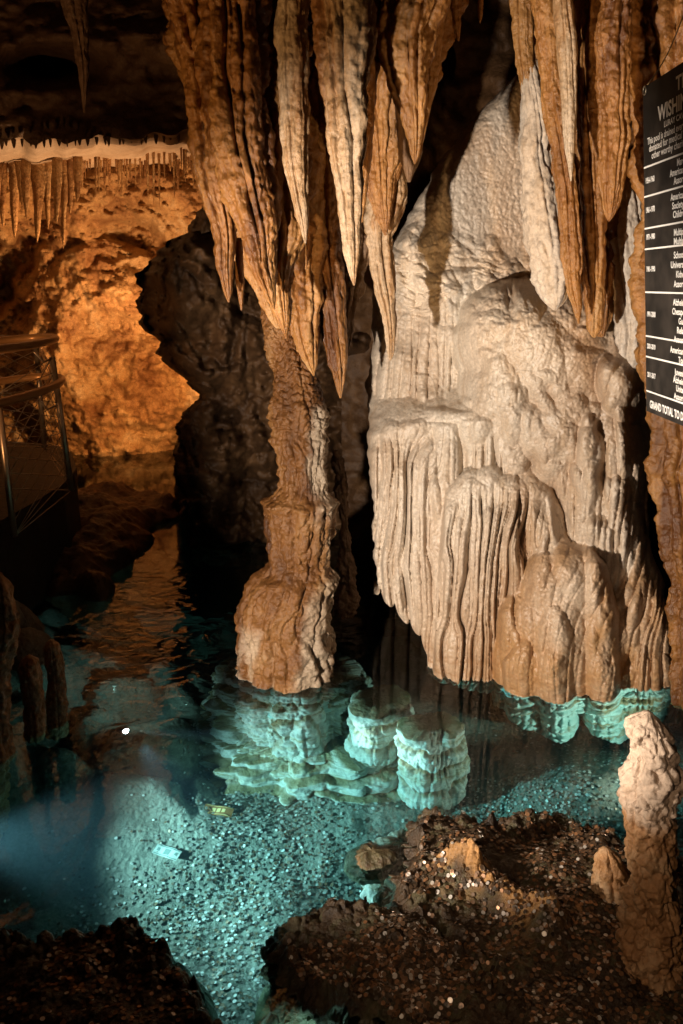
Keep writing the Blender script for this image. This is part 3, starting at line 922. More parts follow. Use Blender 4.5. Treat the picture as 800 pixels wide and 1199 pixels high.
RG = 'stalactites crowded at the upper right'
stal([(0, 612, 14), (60, 616, 12), (100, 621, 10), (150, 630, 8), (200, 640, 3)], 4.75, M_orange, 'orange stalactite running down into the fat white one', group=RG, flutes=(5, 0.3), seed=31)
stal([(70, 616, 8), (110, 620, 13), (150, 624, 17), (220, 630, 21), (290, 636, 25), (325, 641, 24), (345, 645, 17), (356, 648, 10), (363, 650, 3)], 4.75, M_white,
     'fat white stalactite with rounded end resting against the flowstone', group=RG, flutes=(7, 0.12), drip=(9, 0.14, 0.12), seed=32, ztop=None)
stal([(0, 637, 17), (80, 644, 16), (150, 655, 14), (220, 664, 13), (290, 669, 12), (340, 673, 9), (365, 676, 5), (379, 678, 1)], 4.55, M_orange,
     'long thin orange stalactite right of the fat white one', group=RG, flutes=(6, 0.3), seed=33)
stal([(0, 660, 11), (90, 665, 9), (160, 668, 7), (212, 669, 1)], 4.42, M_grey, 'slender pale stalactite laid over the long thin orange one', group=RG, flutes=(5, 0.25), seed=34)
stal([(0, 688, 17), (100, 689, 16), (200, 691, 14), (280, 693, 13), (340, 695, 11), (385, 696, 8), (395, 696, 2)], 4.7, M_orange,
     'orange stalactite between the long thin one and the thick blunt one', group=RG, flutes=(6, 0.32), seed=35)
stal([(0, 720, 24), (80, 719, 22), (150, 717, 19), (210, 714, 15), (240, 713, 11), (252, 713, 6), (259, 713, 1)], 4.3, M_orange,
     'thick blunt orange stalactite beside the black sign', group=RG, flutes=(8, 0.25), drip=(10, 0.05, 0.1), seed=36)
stal([(200, 735, 14), (230, 733, 21), (280, 734, 23), (340, 735, 22), (400, 736, 20), (430, 736, 12)], 4.95, M_white,
     'white fluted pillar below the thick blunt stalactite', 'pillar', RG, 'dripstone_pillar', flutes=(6, 0.25), seed=37, ztop=None)
stal([(-20, 800, 62), (100, 800, 56), (250, 800, 50), (400, 800, 42), (520, 805, 38), (620, 808, 33), (720, 812, 26), (830, 815, 24)], 4.6, M_orange,
     'wide orange flowstone pillar behind the black sign', 'pillar', RG, 'dripstone_pillar', flutes=(13, 0.3), drip=(12, 0.12, 0.08), seed=38)

# drapery behind the top of the column
FD = 'brown draperies behind the column'
stal([(250, 352, 24), (330, 358, 24), (390, 362, 18), (420, 366, 10), (440, 368, 1)], 4.95, M_orange, 'rippled brown drapery directly behind the column top', 'drapery', FD, 'drapery', flutes=(7, 0.35), drip=(6, 0.12, 0.15), seed=41)
stal([(250, 384, 20), (330, 386, 19), (400, 389, 14), (440, 395, 8), (466, 399, 1)], 5.0, M_orange, 'pointed brown drapery right of the column top', 'drapery', FD, 'drapery', flutes=(7, 0.4), seed=42)
stal([(250, 412, 26), (340, 408, 20), (400, 404, 10), (432, 402, 1)], 5.3, M_brown, 'dark drapery in shade beside the flowstone edge', 'drapery', FD, 'drapery', flutes=(7, 0.4), seed=43)
stal([(0, 296, 84), (150, 298, 66), (250, 306, 48), (320, 316, 26), (360, 322, 14), (384, 326, 3)], 4.78, M_orange, 'wide folded brown drapery fused behind the left stalactite cluster', 'drapery', FD, 'drapery', flutes=(17, 0.3), seed=44, ell=0.5, nth=180)
stal([(0, 440, 82), (60, 442, 68), (120, 446, 46), (190, 450, 26), (250, 452, 10), (275, 452, 2)], 4.72, M_orange, 'brown folded drapery fused behind the two middle stalactites', 'drapery', FD, 'drapery', flutes=(15, 0.3), seed=45, ell=0.5, nth=180)
stal([(0, 682, 66), (120, 690, 56), (230, 698, 42), (330, 704, 26), (375, 706, 14), (394, 706, 4)], 4.98, M_orange, 'orange drapery fused behind the stalactites at the upper right', 'drapery', FD, 'drapery', flutes=(14, 0.3), seed=46, ell=0.5, nth=180)

# ------------------------------------------------------------------ the column in the pool
def band_attr(o, fr, wob):
    """brown sediment lines on the treads of the terraces"""
    b = sst(0.34, 0.10, fr + 0.10 * wob) + sst(0.90, 1.0, fr)
    b = np.clip(b * (0.75 + 0.5 * wob), 0, 0.95)
    b = np.concatenate([b[:1], b], 0)
    at = o.data.attributes.new('band', 'FLOAT', 'POINT')
    at.data.foreach_set('value', b.astype(np.float32).ravel())


def make_column():
    root = empty('column', tuple(W(340, 800, 5.07)))
    Yc = 5.07
    spec = [(352, 322, 16), (372, 327, 19), (392, 333, 22), (408, 340, 26), (430, 344, 27), (452, 347, 28), (478, 350, 31), (496, 351, 29), (513, 350, 31), (540, 352, 28), (560, 353, 29), (574, 354, 31),
            (586, 351, 39), (605, 350, 40), (630, 350, 38), (655, 349, 38), (672, 347, 41), (690, 340, 49), (710, 337, 51), (740, 336, 51), (780, 338, 52), (796, 339, 58), (808, 341, 66), (830, 343, 72)]
    pts = [W(c, py, Yc) for py, c, h in spec]
    zz = [p[2] for p in pts]
    xx = [p[0] for p in pts]
    rr = [h / F_PX * Yc / ray(c, py)[1] for py, c, h in spec]
    zp = lambda q: float(W(350, q, Yc)[2])
    led = [(zp(py), 0.016, a) for py, a in ((488, .012), (503, -.014), (516, .012), (546, -.010), (588, .016), (660, -.010), (676, .018))]

    def detail(T, Z):
        n_ = fbm(np.cos(T) * 2, np.sin(T) * 2, Z * 3, 151, 3)
        up = sst(zp(505), zp(488), Z)
        d = up * 0.030 * (flute(Z * 22 + 1.2 * n_ + 0.5 * np.sin(T * 2), 152) - 0.6)
        f1, f2, _ = worley(T / (2 * np.pi) * 8 + 0.3 * n_, Z * 6 + 0.6 * n_, 156)
        d = d + (1 - up) * 0.020 * (np.sqrt(np.clip(f2 - f1, 0, 1)) - 0.5)
        fl_ = flute(T / (2 * np.pi) * 15 + 0.6 * n_, 153, 0.85, 15)
        for a_, b_, am in ((583, 662, 0.060), (668, 800, 0.072), (510, 580, 0.040), (474, 504, 0.024)):
            za, zb = zp(a_) + 0.02 * n_, zp(b_)
            t = np.clip((za - Z) / (za - zb), -0.1, 1)
            env = np.where((t >= 0) & (t < 1), np.sqrt(np.clip(t / 0.12, 0, 1)) * (1 - 0.6 * t), 0)
            d = d + am * env * (fl_ - 0.6) + am * 0.35 * env * (1 - t)
        return d
    o = formation_w('shaft', zz, xx, [Yc] * len(zz), rr, M_column, None, 220, 0.0045, 0.95, (7, 0.10), None, 0.10, None, 51, 0.0, led, detail, 0.07)
    co = np.empty(len(o.data.vertices) * 3, np.float32)
    o.data.vertices.foreach_get('co', co)
    co = co.reshape(-1, 3)
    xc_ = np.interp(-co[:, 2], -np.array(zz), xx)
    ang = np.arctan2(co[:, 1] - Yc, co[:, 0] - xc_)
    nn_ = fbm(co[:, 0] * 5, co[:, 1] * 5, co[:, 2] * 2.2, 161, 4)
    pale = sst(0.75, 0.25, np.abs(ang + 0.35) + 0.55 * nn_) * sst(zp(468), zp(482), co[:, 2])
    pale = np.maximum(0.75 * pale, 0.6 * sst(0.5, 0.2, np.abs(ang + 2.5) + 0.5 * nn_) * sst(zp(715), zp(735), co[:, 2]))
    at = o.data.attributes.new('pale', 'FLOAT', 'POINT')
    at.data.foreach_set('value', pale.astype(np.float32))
    o.parent = root
    o.matrix_parent_inverse = root.matrix_basis.inverted()
    tag(root, 'knobbly orange brown column rising from the pool on pale underwater terraces', 'column')
    # submerged rimstone terraces round its foot
    th = np.linspace(0, 2 * np.pi, 420, endpoint=False)
    s = np.linspace(0, 1, 230)
    T, S = np.meshgrid(th, s)
    z = -0.015 - 1.25 * S
    c0 = W(345, 800, Yc)
    nst = 5.0
    lob = fbm(np.cos(T) * 1.8, np.sin(T) * 1.8, 0 * S + 2.2, 14, 2)
    nst = 5.0
    lob2 = fbm(np.cos(T) * 2.6, np.sin(T) * 2.6, S * 4.0, 15, 3)
    q = S * nst + 0.55 * lob2 + 0.5 * lob + 0.45 * np.sin(S * 8.0)
    fr = q - np.floor(q)
    stepped = np.clip((np.floor(q) + sst(0.0, 0.30, fr)) / nst, 0, 1.1)
    r = 0.33 + (0.24 - 0.14 * np.cos(T)) * stepped ** 0.9 + 0.05 * lob
    sc1 = flute(T / (2 * np.pi) * 13 + 0.37 * np.floor(q) * 3 + 0.5 * lob2, 16, 0.85, 13)
    r = r + (0.035 + 0.06 * stepped) * (sc1 - 0.6) * sst(0.03, 0.15, S)
    r = r + 0.032 * (flute(T / (2 * np.pi) * 44 + lob * 2, 19, 0.85, 44) - 0.4) * sst(0.25, 0.5, fr)
    r = r + 0.007 * np.sin(z * 95 + 3 * lob2) + 0.012 * fbm(np.cos(T) * 7, np.sin(T) * 7, z * 9, 17, 4)
    X = c0[0] + 0.03 + 0.06 * S + r * np.cos(T) * 1.12
    Yy = Yc - 0.03 + r * np.sin(T) * 0.88
    P = np.stack([X, Yy, z], -1)
    cap = P[:1].copy()
    cap[..., 0] = c0[0]
    cap[..., 1] = Yc
    P = np.concatenate([cap, P], 0)
    o = grid_obj('terrace', P, M_terrace, None, wrap=True)
    band_attr(o, fr, lob2)
    o.parent = root
    o.matrix_parent_inverse = root.matrix_basis.inverted()
    o['label'] = 'pale turquoise stepped terraces round the foot of the column'
    z = -0.74 - 0.36 * S
    lob = fbm(np.cos(T) * 2.2, np.sin(T) * 2.2, 0 * S + 8, 24, 3)
    q = S * 3.0 + 0.6 * fbm(np.cos(T) * 3, np.sin(T) * 3, S * 2, 25, 3)
    fr = q - np.floor(q)
    st_ = (np.floor(q) + sst(0.0, 0.35, fr)) / 3.0
    r = 0.36 + 0.28 * st_ + 0.09 * lob + 0.05 * (flute(T / (2 * np.pi) * 15 + np.floor(q) * 1.3 + 0.5 * lob, 26, 0.85, 15) - 0.5)
    r = r + 0.018 * fbm(np.cos(T) * 8, np.sin(T) * 8, z * 12, 27, 3)
    P = np.stack([c0[0] + 0.12 + 1.45 * r * np.cos(T), Yc - 0.24 + 0.75 * r * np.sin(T), z + 0.02 * lob], -1)
    cap = P[:1].copy()
    cap[..., 0] = c0[0] + 0.2
    cap[..., 1] = Yc - 0.24
    o = grid_obj('terrace', np.concatenate([cap, P], 0), M_terrace, None, wrap=True)
    band_attr(o, fr, lob)
    o.parent = root
    o.matrix_parent_inverse = root.matrix_basis.inverted()
    o['label'] = 'low broad submerged shelf spreading from the column terraces toward the stumps'


make_column()
o = formation('stalagmite', [(528, 393, 3), (540, 394, 7), (555, 398, 6), (575, 399, 8), (600, 404, 5), (612, 405, 4), (640, 404, 7), (690, 405, 10), (720, 405, 13)], 5.7, M_brown, seed=55, flutes=(4, 0.2), drip=(5, 0.08, 0.3), rough=0.4, nth=60)
tag(o, 'thin lumpy brown stalagmite standing in shade right of the column', 'stalagmite')


# submerged stumps
def stump(px, pytop, hw, hb, ztop, zbot, label, seed):
    p = U(px, pytop, ztop)
    sc_ = np.linalg.norm(p - np.array([0, 0, CAM_H])) / F_PX
    th = np.linspace(0, 2 * np.pi, 200, endpoint=False)
    s = np.linspace(0, 1, 170)
    T, S = np.meshgrid(th, s)
    z = ztop + (zbot - ztop) * S
    r0, r1 = hw * sc_, hb * sc_
    lob = fbm(np.cos(T) * 1.6, np.sin(T) * 1.6, S * 2.5, seed, 3)
    q = S * 5 + 0.35 * lob
    fr = q - np.floor(q)
    r = r0 + (r1 - r0) * S + 0.022 * sst(0.0, 0.35, fr) * (1 - sst(0.75, 1, fr)) + 0.02 * lob
    r = r * (0.55 + 0.45 * np.sqrt(np.clip(S / 0.05, 0, 1))) * (1 + 0.10 * np.cos(2 * T + seed) + 0.14 * fbm(np.cos(T), np.sin(T), S * 4 + seed, seed + 8, 3))
    r = r + 0.016 * flute(T / (2 * np.pi) * 22 + lob, seed, 0.85, 22) * sst(0.1, 0.25, S) + 0.006 * fbm(np.cos(T) * 9, np.sin(T) * 9, z * 14, seed + 3, 3)
    P = np.stack([p[0] + r * np.cos(T), p[1] + r * np.sin(T), z], -1)
    cap = P[:1].copy()
    cap[..., :2] = p[:2]
    cap[..., 2] += 0.01
    o = grid_obj('submerged_stump', np.concatenate([cap, P], 0), M_terrace, wrap=True)
    band_attr(o, np.where(S < 0.06, 0.0, fr), lob)
    tag(o, label, 'stalagmite stump', 'submerged stumps beside the column')


stump(443, 815, 30, 36, -0.03, -1.25, 'taller submerged pale stump touching the column terraces', 61)
stump(508, 845, 28, 33, -0.10, -1.25, 'shorter submerged pale stump with flat brown top, away from the column', 62)

# ------------------------------------------------------------------ stalactites of the far passage
def small_stal(name, px, py0, py1, hw, Y, mat, label, group, seed, cat='stalactite', ell=1.0):
    o = formation(name, [(py0, px, hw), (py0 + 0.5 * (py1 - py0), px + 0.3, hw * 0.75), (py1 - 0.12 * (py1 - py0), px + 0.5, hw * 0.4), (py1, px + 0.5, 0.3)], Y, mat,
                  nth=22, step=0.02, flutes=(5, 0.2), seed=seed, ell=ell)
    return tag(o, label, cat, group)


FR = 'fringe of small stalactites under the pale overhang'
x = 84.0
k = 0
while x < 232:
    hw = rng.uniform(1.3, 2.6)
    ln = rng.choice([12, 22, 34, 46, 58], p=[.2, .25, .25, .2, .1]) * rng.uniform(0.8, 1.15) * (0.85 + 0.25 * math.sin(x * 0.11))
    small_stal('stalactite', x, 174 + rng.uniform(-2, 2), 190 + ln, hw, 10.4 + rng.uniform(-0.3, 0.6), M_far,
               'small pale orange stalactite in the fringe under the pale overhang', FR, 200 + k)
    x += hw * 1.7 + rng.choice([-0.4, 0.6, 3.5], p=[.4, .4, .2])
    k += 1
TG = 'ragged draperies with bright tips at the far left'
for k, (px, y1, hw) in enumerate([(-14, 262, 8), (3, 266, 7), (17, 279, 8), (31, 257, 7), (43, 284, 8), (56, 268, 6), (66, 262, 7), (74, 291, 5), (82, 250, 6), (-2, 240, 7), (25, 240, 8), (50, 238, 9), (90, 236, 7)]):
    small_stal('drapery', px, 176, y1, hw, 9.9 + 0.12 * (k % 3), M_far, 'ragged hanging drapery with a lit pointed tip at the far left', TG, 240 + k, 'drapery', 0.6)
ED = 'tiny spikes along the edge of the overhang'
for k in range(26):
    px = -8 + k * 8.6 + rng.uniform(-3, 3)
    ey = 165 - 8 * float(sst(60, 215, px)) + 4
    small_stal('stalactite', px, ey - 6, ey + rng.uniform(2, 7), rng.uniform(1.4, 3), 8.0, M_brown, 'tiny dark spike on the front edge of the pale overhang', ED, 270 + k)

# ------------------------------------------------------------------ stalagmites at the near edges
def stag(spec, Y, mat, label, **kw):
    o = formation('stalagmite', spec, Y, mat, **kw)
    return tag(o, label, 'stalagmite')


o = stag([(834, 759, 4), (840, 758, 13), (850, 757, 20), (870, 757, 26), (892, 758, 27), (905, 760, 30), (925, 759, 30), (950, 757, 27), (1000, 757, 28), (1050, 758, 29), (1090, 760, 31), (1115, 764, 35), (1135, 768, 46), (1180, 772, 62)],
         2.50, M_stalag, 'tall rusty stalagmite with pale smooth top at the lower right', flutes=(5, 0.14), drip=(9, 0.06, 0.18), rough=0.22, seed=301, nth=200, step=0.003)
co = np.empty(len(o.data.vertices) * 3, np.float32)
o.data.vertices.foreach_get('co', co)
co = co.reshape(-1, 3)
zt = float(W(758, 945, 2.5)[2])
pv = 0.85 * sst(zt - 0.06, zt + 0.10, co[:, 2] + 0.07 * fbm(co[:, 0] * 9, co[:, 1] * 9, co[:, 2] * 9, 309, 3))
at = o.data.attributes.new('pale', 'FLOAT', 'POINT')
at.data.foreach_set('value', pv.astype(np.float32))
stag([(995, 709, 6), (1000, 709, 12), (1012, 710, 17), (1035, 711, 20), (1060, 712, 22), (1080, 712, 26)], 2.85, M_stalag, 'short knobbly stalagmite beside the tall rusty one', flutes=(5, 0.15), drip=(8, 0.05, 0.15),
     rough=0.2, seed=302, nth=110, step=0.004)
stag([(1060, 677, 3), (1066, 677, 9), (1080, 678, 11), (1092, 678, 12)], 2.75, M_stalag, 'tiny round stub on the coin covered rock', flutes=(4, 0.1), rough=0.2, seed=303, nth=60, step=0.004)
stag([(750, 59, 3), (755, 59, 8), (770, 60, 10), (800, 63, 11), (840, 66, 12), (870, 67, 13)], 4.35, M_stalag, 'dim brown stalagmite standing in the water, taller of the left pair', flutes=(5, 0.15), drip=(7, 0.1, 0.15), rough=0.15, seed=304, nth=80)
stag([(768, 34, 3), (774, 35, 9), (790, 36, 11), (830, 39, 12), (870, 42, 13)], 4.25, M_stalag, 'dim brown stalagmite standing in the water, shorter of the left pair', flutes=(5, 0.15), drip=(7, 0.1, 0.15), rough=0.15, seed=305, nth=80)
stag([(672, -4, 5), (690, -2, 15), (740, 0, 17), (800, -2, 17), (860, -2, 15), (920, -4, 15), (1000, -4, 17), (1060, -4, 19)], 4.0, M_stalag, 'tall dim stalagmite cut off by the left edge of the photo', flutes=(6, 0.15), drip=(8, 0.09, 0.15), rough=0.2, seed=306, nth=90)

# ------------------------------------------------------------------ coin covered rocks at the water's edge
def gp(pts, z):
    return np.array([G(a, b, z) for a, b in pts])


PA = gp([(330, 1106), (340, 1082), (368, 1064), (402, 1058), (440, 1062), (486, 1078), (535, 1112), (580, 1160), (610, 1210), (600, 1250), (520, 1260), (476, 1206), (440, 1180), (400, 1166), (370, 1162), (346, 1152), (332, 1132)], 0.03)
PB = gp([(492, 962), (510, 952), (545, 952), (590, 958), (640, 948), (700, 962), (745, 1000), (880, 1000), (900, 1275), (650, 1275), (605, 1199), (560, 1132), (514, 1085), (470, 1050), (462, 1030), (490, 1000)], 0.05)
PC = gp([(-80, 1090), (30, 1098), (100, 1100), (150, 1087), (185, 1110), (222, 1148), (246, 1199), (260, 1275), (-80, 1275)], 0.02)


def knobs(x, y, s, seed):
    f1, f2, c = worley(x * s + 0.4 * fbm(x * s * 0.4, y * s * 0.4, 0 * x, seed, 2), y * s, seed)
    return np.sqrt(np.clip(1 - (f1 / 0.8) ** 2, 0, 1)) * (0.5 + c)


def shelf_z(x, y, poly, top, seed, steep=0.16, slope=0.0):
    xs = x + 0.03 * fbm(x * 7, y * 7, 0 * x, seed, 3)
    ys = y + 0.03 * fbm(x * 7, y * 7, 0 * x + 5, seed, 3)
    sd = poly_sd(xs, ys, poly)
    up = top * np.sqrt(np.clip(sd / 0.16, 0, 1)) + slope * np.clip(sd, 0, 1)
    q = np.clip(-sd / steep, 0, 3)
    dn = -0.30 * q ** 0.8 - 1.2 * np.clip(q - 1, 0, 1)
    z = np.where(sd > 0, up, dn)
    edge = np.exp(-(sd / 0.09) ** 2)
    z = z + 0.030 * fbm(x * 5, y * 5, 0 * x, seed + 2, 4) * sst(-0.02, 0.1, sd)
    z = z + (0.012 + 0.050 * edge) * (knobs(x, y, 17, seed + 3) - 0.4) + (0.006 + 0.012 * edge) * knobs(x, y, 42, seed + 5)
    return z


def zA(x, y):
    return shelf_z(x, y, PA, 0.045, 401, 0.12)


def zB(x, y):
    z = shelf_z(x, y, PB, 0.06, 411, 0.20)
    a, b = G(530, 1005, .1), G(640, 1075, .1)
    e = (b - a)[:2]
    t = np.clip(((x - a[0]) * e[0] + (y - a[1]) * e[1]) / (e @ e), 0, 1)
    d = np.hypot(x - a[0] - t * e[0], y - a[1] - t * e[1])
    z = z + np.exp(-(d / 0.07) ** 2) * (0.045 + 0.05 * knobs(x, y, 26, 415) + 0.02 * knobs(x, y, 60, 417) + 0.03 * fbm(x * 9, y * 9, 0 * x, 418, 2))
    # the far corner dips just under the surface
    c = G(650, 985, 0)
    z = z - 0.07 * np.exp(-(((x - c[0]) / 0.22) ** 2 + ((y - c[1]) / 0.16) ** 2))
    return z


def zC(x, y):
    return shelf_z(x, y, PC, 0.035, 421, 0.12)


def rock_field(name, fz, poly, label, st=0.0055, pad=0.26, under=0.0, seed=0):
    lo, hi = poly[:, :2].min(0) - pad * 1.3, poly[:, :2].max(0) + pad * 1.3
    gx, gy = np.meshgrid(np.arange(lo[0], hi[0], st), np.arange(lo[1], hi[1], st))
    gz = fz(gx, gy)
    sx, sy = gx, gy
    if under:
        # roll the rim over and tuck it back underneath: an undercut ledge
        def sdf(x, y):
            return poly_sd(x + 0.03 * fbm(x * 7, y * 7, 0 * x, seed, 3), y + 0.03 * fbm(x * 7, y * 7, 0 * x + 5, seed, 3), poly)
        sd = sdf(gx, gy)
        e_ = 0.02
        nx_ = sdf(gx + e_, gy) - sdf(gx - e_, gy)
        ny_ = sdf(gx, gy + e_) - sdf(gx, gy - e_)
        ln_ = np.hypot(nx_, ny_) + 1e-6
        nx_, ny_ = nx_ / ln_, ny_ / ln_
        q = np.clip(-sd / pad, 0, 1.4)
        kn = knobs(gx, gy, 20, seed + 21) + 0.4 * knobs(gx, gy, 44, seed + 22)
        o_ = 0.045 * np.sin(np.pi * np.clip(q * 1.5, 0, 1)) + 0.035 * (kn - 0.5) * sst(0, 0.15, q) - under * sst(0.40, 1.0, q)
        mv = np.where(sd < 0, -sd - o_, 0)
        sx, sy = gx + nx_ * mv, gy + ny_ * mv
        zb_ = fz(gx + nx_ * np.maximum(-sd, 0), gy + ny_ * np.maximum(-sd, 0))
        gz = np.where(sd < 0, zb_ - 0.36 * q ** 0.9 - 1.1 * np.clip((q - 1.0) / 0.25, 0, 1) + 0.02 * (kn - 0.5) * sst(0, 0.15, q), gz)
    o = grid_obj(name, np.stack([sx, sy, gz], -1), M_shelf)
    at = o.data.attributes.new('stain_or_ridge_light', 'FLOAT', 'POINT')
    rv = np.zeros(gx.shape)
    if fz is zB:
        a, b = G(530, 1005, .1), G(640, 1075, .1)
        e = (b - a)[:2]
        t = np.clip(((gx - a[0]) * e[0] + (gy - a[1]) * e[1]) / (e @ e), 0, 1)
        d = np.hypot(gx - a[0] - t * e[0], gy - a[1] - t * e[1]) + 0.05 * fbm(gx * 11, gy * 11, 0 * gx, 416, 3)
        rv = sst(0.10, 0.02, d)  # ochre stone ridge, with warm light on it put into the colour
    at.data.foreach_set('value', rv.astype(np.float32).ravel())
    return tag(o, label, 'rock')


rock_field('rock', zA, PA, 'brown lobed rock covered with pennies, greenish where it dips into the pool, bottom centre', under=0.34, seed=401)
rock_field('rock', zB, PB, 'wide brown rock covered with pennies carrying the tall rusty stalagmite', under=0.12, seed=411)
rock_field('rock', zC, PC, 'low brown rock strewn with coins at the bottom left corner')

# low dark rocks breaking the water in front of the passage
PD = gp([(78, 612), (96, 590), (128, 578), (152, 584), (176, 580), (194, 590), (190, 606), (168, 616), (150, 640), (132, 668), (104, 690), (70, 690), (40, 660)], 0.02)


def zD(x, y):
    sd = poly_sd(x + 0.12 * fbm(x * 2, y * 2, 0 * x, 451, 3), y + 0.12 * fbm(x * 2, y * 2, 0 * x + 5, 452, 3), PD)
    return np.where(sd > -0.15, 0.26 * np.sqrt(np.clip((sd + 0.15) / 0.4, 0, 1)), -1.6 * np.clip((-sd - 0.15) / 0.3, 0, 1)) + 0.10 * fbm(x * 2.5, y * 2.5, 0 * x, 453, 5)


lo, hi = PD[:, :2].min(0) - 0.4, PD[:, :2].max(0) + 0.4
gx, gy = np.meshgrid(np.arange(lo[0], hi[0], 0.02), np.arange(lo[1], hi[1], 0.02))
o = grid_obj('rock', np.stack([gx, gy, zD(gx, gy)], -1), M_dark)
tag(o, 'low dark rock bank breaking the water before the orange passage', 'rock')

# dark rounded knob with a rim, left of the wide rock
th = np.linspace(0, 2 * np.pi, 120, endpoint=False)
s = np.linspace(0, 1, 110)
T, S = np.meshgrid(th, s)
kc = U(436, 1003, 0.0)
ph = S * np.pi * 0.8
r = 0.13 * np.sin(ph) * (1 + 0.18 * fbm(np.cos(T) * 1.2, np.sin(T) * 1.2, S * 2, 431, 2)) - 0.016 * np.exp(-((S - 0.52) / 0.06) ** 2)
z = -0.085 + 0.12 * np.cos(ph) + 0.03 * np.sin(ph) * fbm(np.cos(T) * 1.3, np.sin(T) * 1.3, S * 2, 434, 2)
r = r * (1 + 0.05 * fbm(np.cos(T) * 4, np.sin(T) * 4, z * 20, 432, 3))
o = grid_obj('rock', np.stack([kc[0] + r * np.cos(T), kc[1] + 0.9 * r * np.sin(T), z], -1), M_shelf, wrap=True)
tag(o, 'small dark rounded knob of rock with grooved rim at the corner of the wide rock', 'rock')
kc2 = U(470, 990, -0.03)
z = 0.045 - 0.40 * S
r = 0.10 * np.sqrt(np.clip(S * 6, 0, 1)) + 0.10 * S + 0.03 * fbm(np.cos(T) * 2, np.sin(T) * 2, z * 6, 441, 3) + 0.012 * knobs(T * 3, z * 12, 1.0, 5)
o = grid_obj('rock', np.stack([kc2[0] + r * np.cos(T), kc2[1] + r * np.sin(T), z - 0.05], -1), M_terrace, wrap=True)
tag(o, 'pale green submerged lump of rock wedged beside the dark knob', 'rock')

# ------------------------------------------------------------------ coins
def coin_mat(name, stops, metal):
    m, nt, b = new_mat(name)
    L = nt.links.new
    geo = N(nt, 'ShaderNodeNewGeometry')
    oi = N(nt, 'ShaderNodeObjectInfo')
    a = math_n(nt, 'ADD', geo.outputs['Random Per Island'], oi.outputs['Random'])
    a = math_n(nt, 'FRACT', a)
    rp = ramp(nt, stops)
    L(a, rp.inputs[0])
    L(rp.outputs[0], b.inputs['Base Color'])
    b.inputs['Metallic'].default_value = metal
    b.inputs['Roughness'].default_value = 0.36
    return m


M_penny = coin_mat('copper_coin', [(0.0, (0.03, 0.022, 0.014)), (0.4, (0.075, 0.046, 0.026)), (0.7, (0.15, 0.082, 0.042)), (0.88, (0.30, 0.15, 0.07)), (0.94, (0.34, 0.30, 0.25)), (1.0, (0.62, 0.58, 0.52))], 0.4)
M_silver = coin_mat('silver_coin', [(0.0, (0.08, 0.06, 0.04)), (0.2, (0.20, 0.13, 0.08)), (0.45, (0.25, 0.24, 0.21)), (0.75, (0.45, 0.44, 0.41)), (0.95, (0.70, 0.70, 0.67)), (1.0, (0.85, 0.86, 0.84))], 0.35)


def coin_geo(n=12):
    a = np.linspace(0, 2 * np.pi, n, endpoint=False)
    c, s_ = np.cos(a), np.sin(a)
    rings = [(1.0, -0.10), (1.0, 0.07), (0.92, 0.10), (0.84, 0.075)]
    V = np.concatenate([np.stack([c * r_, s_ * r_, np.full(n, z_)], -1) for r_, z_ in rings] + [np.array([[0, 0, 0.075], [0, 0, -0.1]])])
    F = []
    for k in range(len(rings) - 1):
        for i in range(n):
            j = (i + 1) % n
            F.append((k * n + i, k * n + j, (k + 1) * n + j, (k + 1) * n + i))
    t, bt = len(V) - 2, len(V) - 1
    for i in range(n):
        j = (i + 1) % n
        F.append(((len(rings) - 1) * n + i, (len(rings) - 1) * n + j, t))
        F.append((j, i, bt))
    return V, F


def field_normal(fz, x, y):
    e = 0.02
    nx = -(fz(x + e, y) - fz(x - e, y)) / (2 * e)
    ny = -(fz(x, y + e) - fz(x, y - e)) / (2 * e)
    n = np.stack([nx, ny, np.ones_like(nx)], -1)
    return n / np.linalg.norm(n, axis=-1, keepdims=True)


def sample_rock(fz, poly, count):
    lo, hi = poly[:, :2].min(0), poly[:, :2].max(0)
    x = rng.uniform(lo[0], hi[0], count * 4)
    y = rng.uniform(lo[1], hi[1], count * 4)
    ok = poly_sd(x, y, poly) > 0.01
    x, y = x[ok], y[ok]
    n = field_normal(fz, x, y)
    keep = (n[:, 2] > 0.55) & (fbm(x * 4, y * 4, 0 * x, 77, 3) > rng.uniform(-0.75, 0.45, len(x)))
    x, y, n = x[keep][:count], y[keep][:count], n[keep][:count]
    e = 0.006
    z = np.maximum.reduce([fz(x, y), fz(x + e, y), fz(x - e, y), fz(x, y + e), fz(x, y - e)])
    return np.stack([x, y, z], -1), n


def project(p):
    v = p - np.array([0, 0, CAM_H])
    f = v[:, 1] * CP - v[:, 2] * SP
    u = v[:, 1] * SP + v[:, 2] * CP
    return 400 + F_PX * v[:, 0] / f, 599.5 - F_PX * u / f


def frames(n):
    n = n + rng.normal(0, 0.10, n.shape)
    n /= np.linalg.norm(n, axis=1, keepdims=True)
    t = np.cross(n, rng.normal(0, 1, n.shape))
    t /= np.linalg.norm(t, axis=1, keepdims=True)
    return np.stack([t, np.cross(n, t), n], -1)


CV, CF = coin_geo()


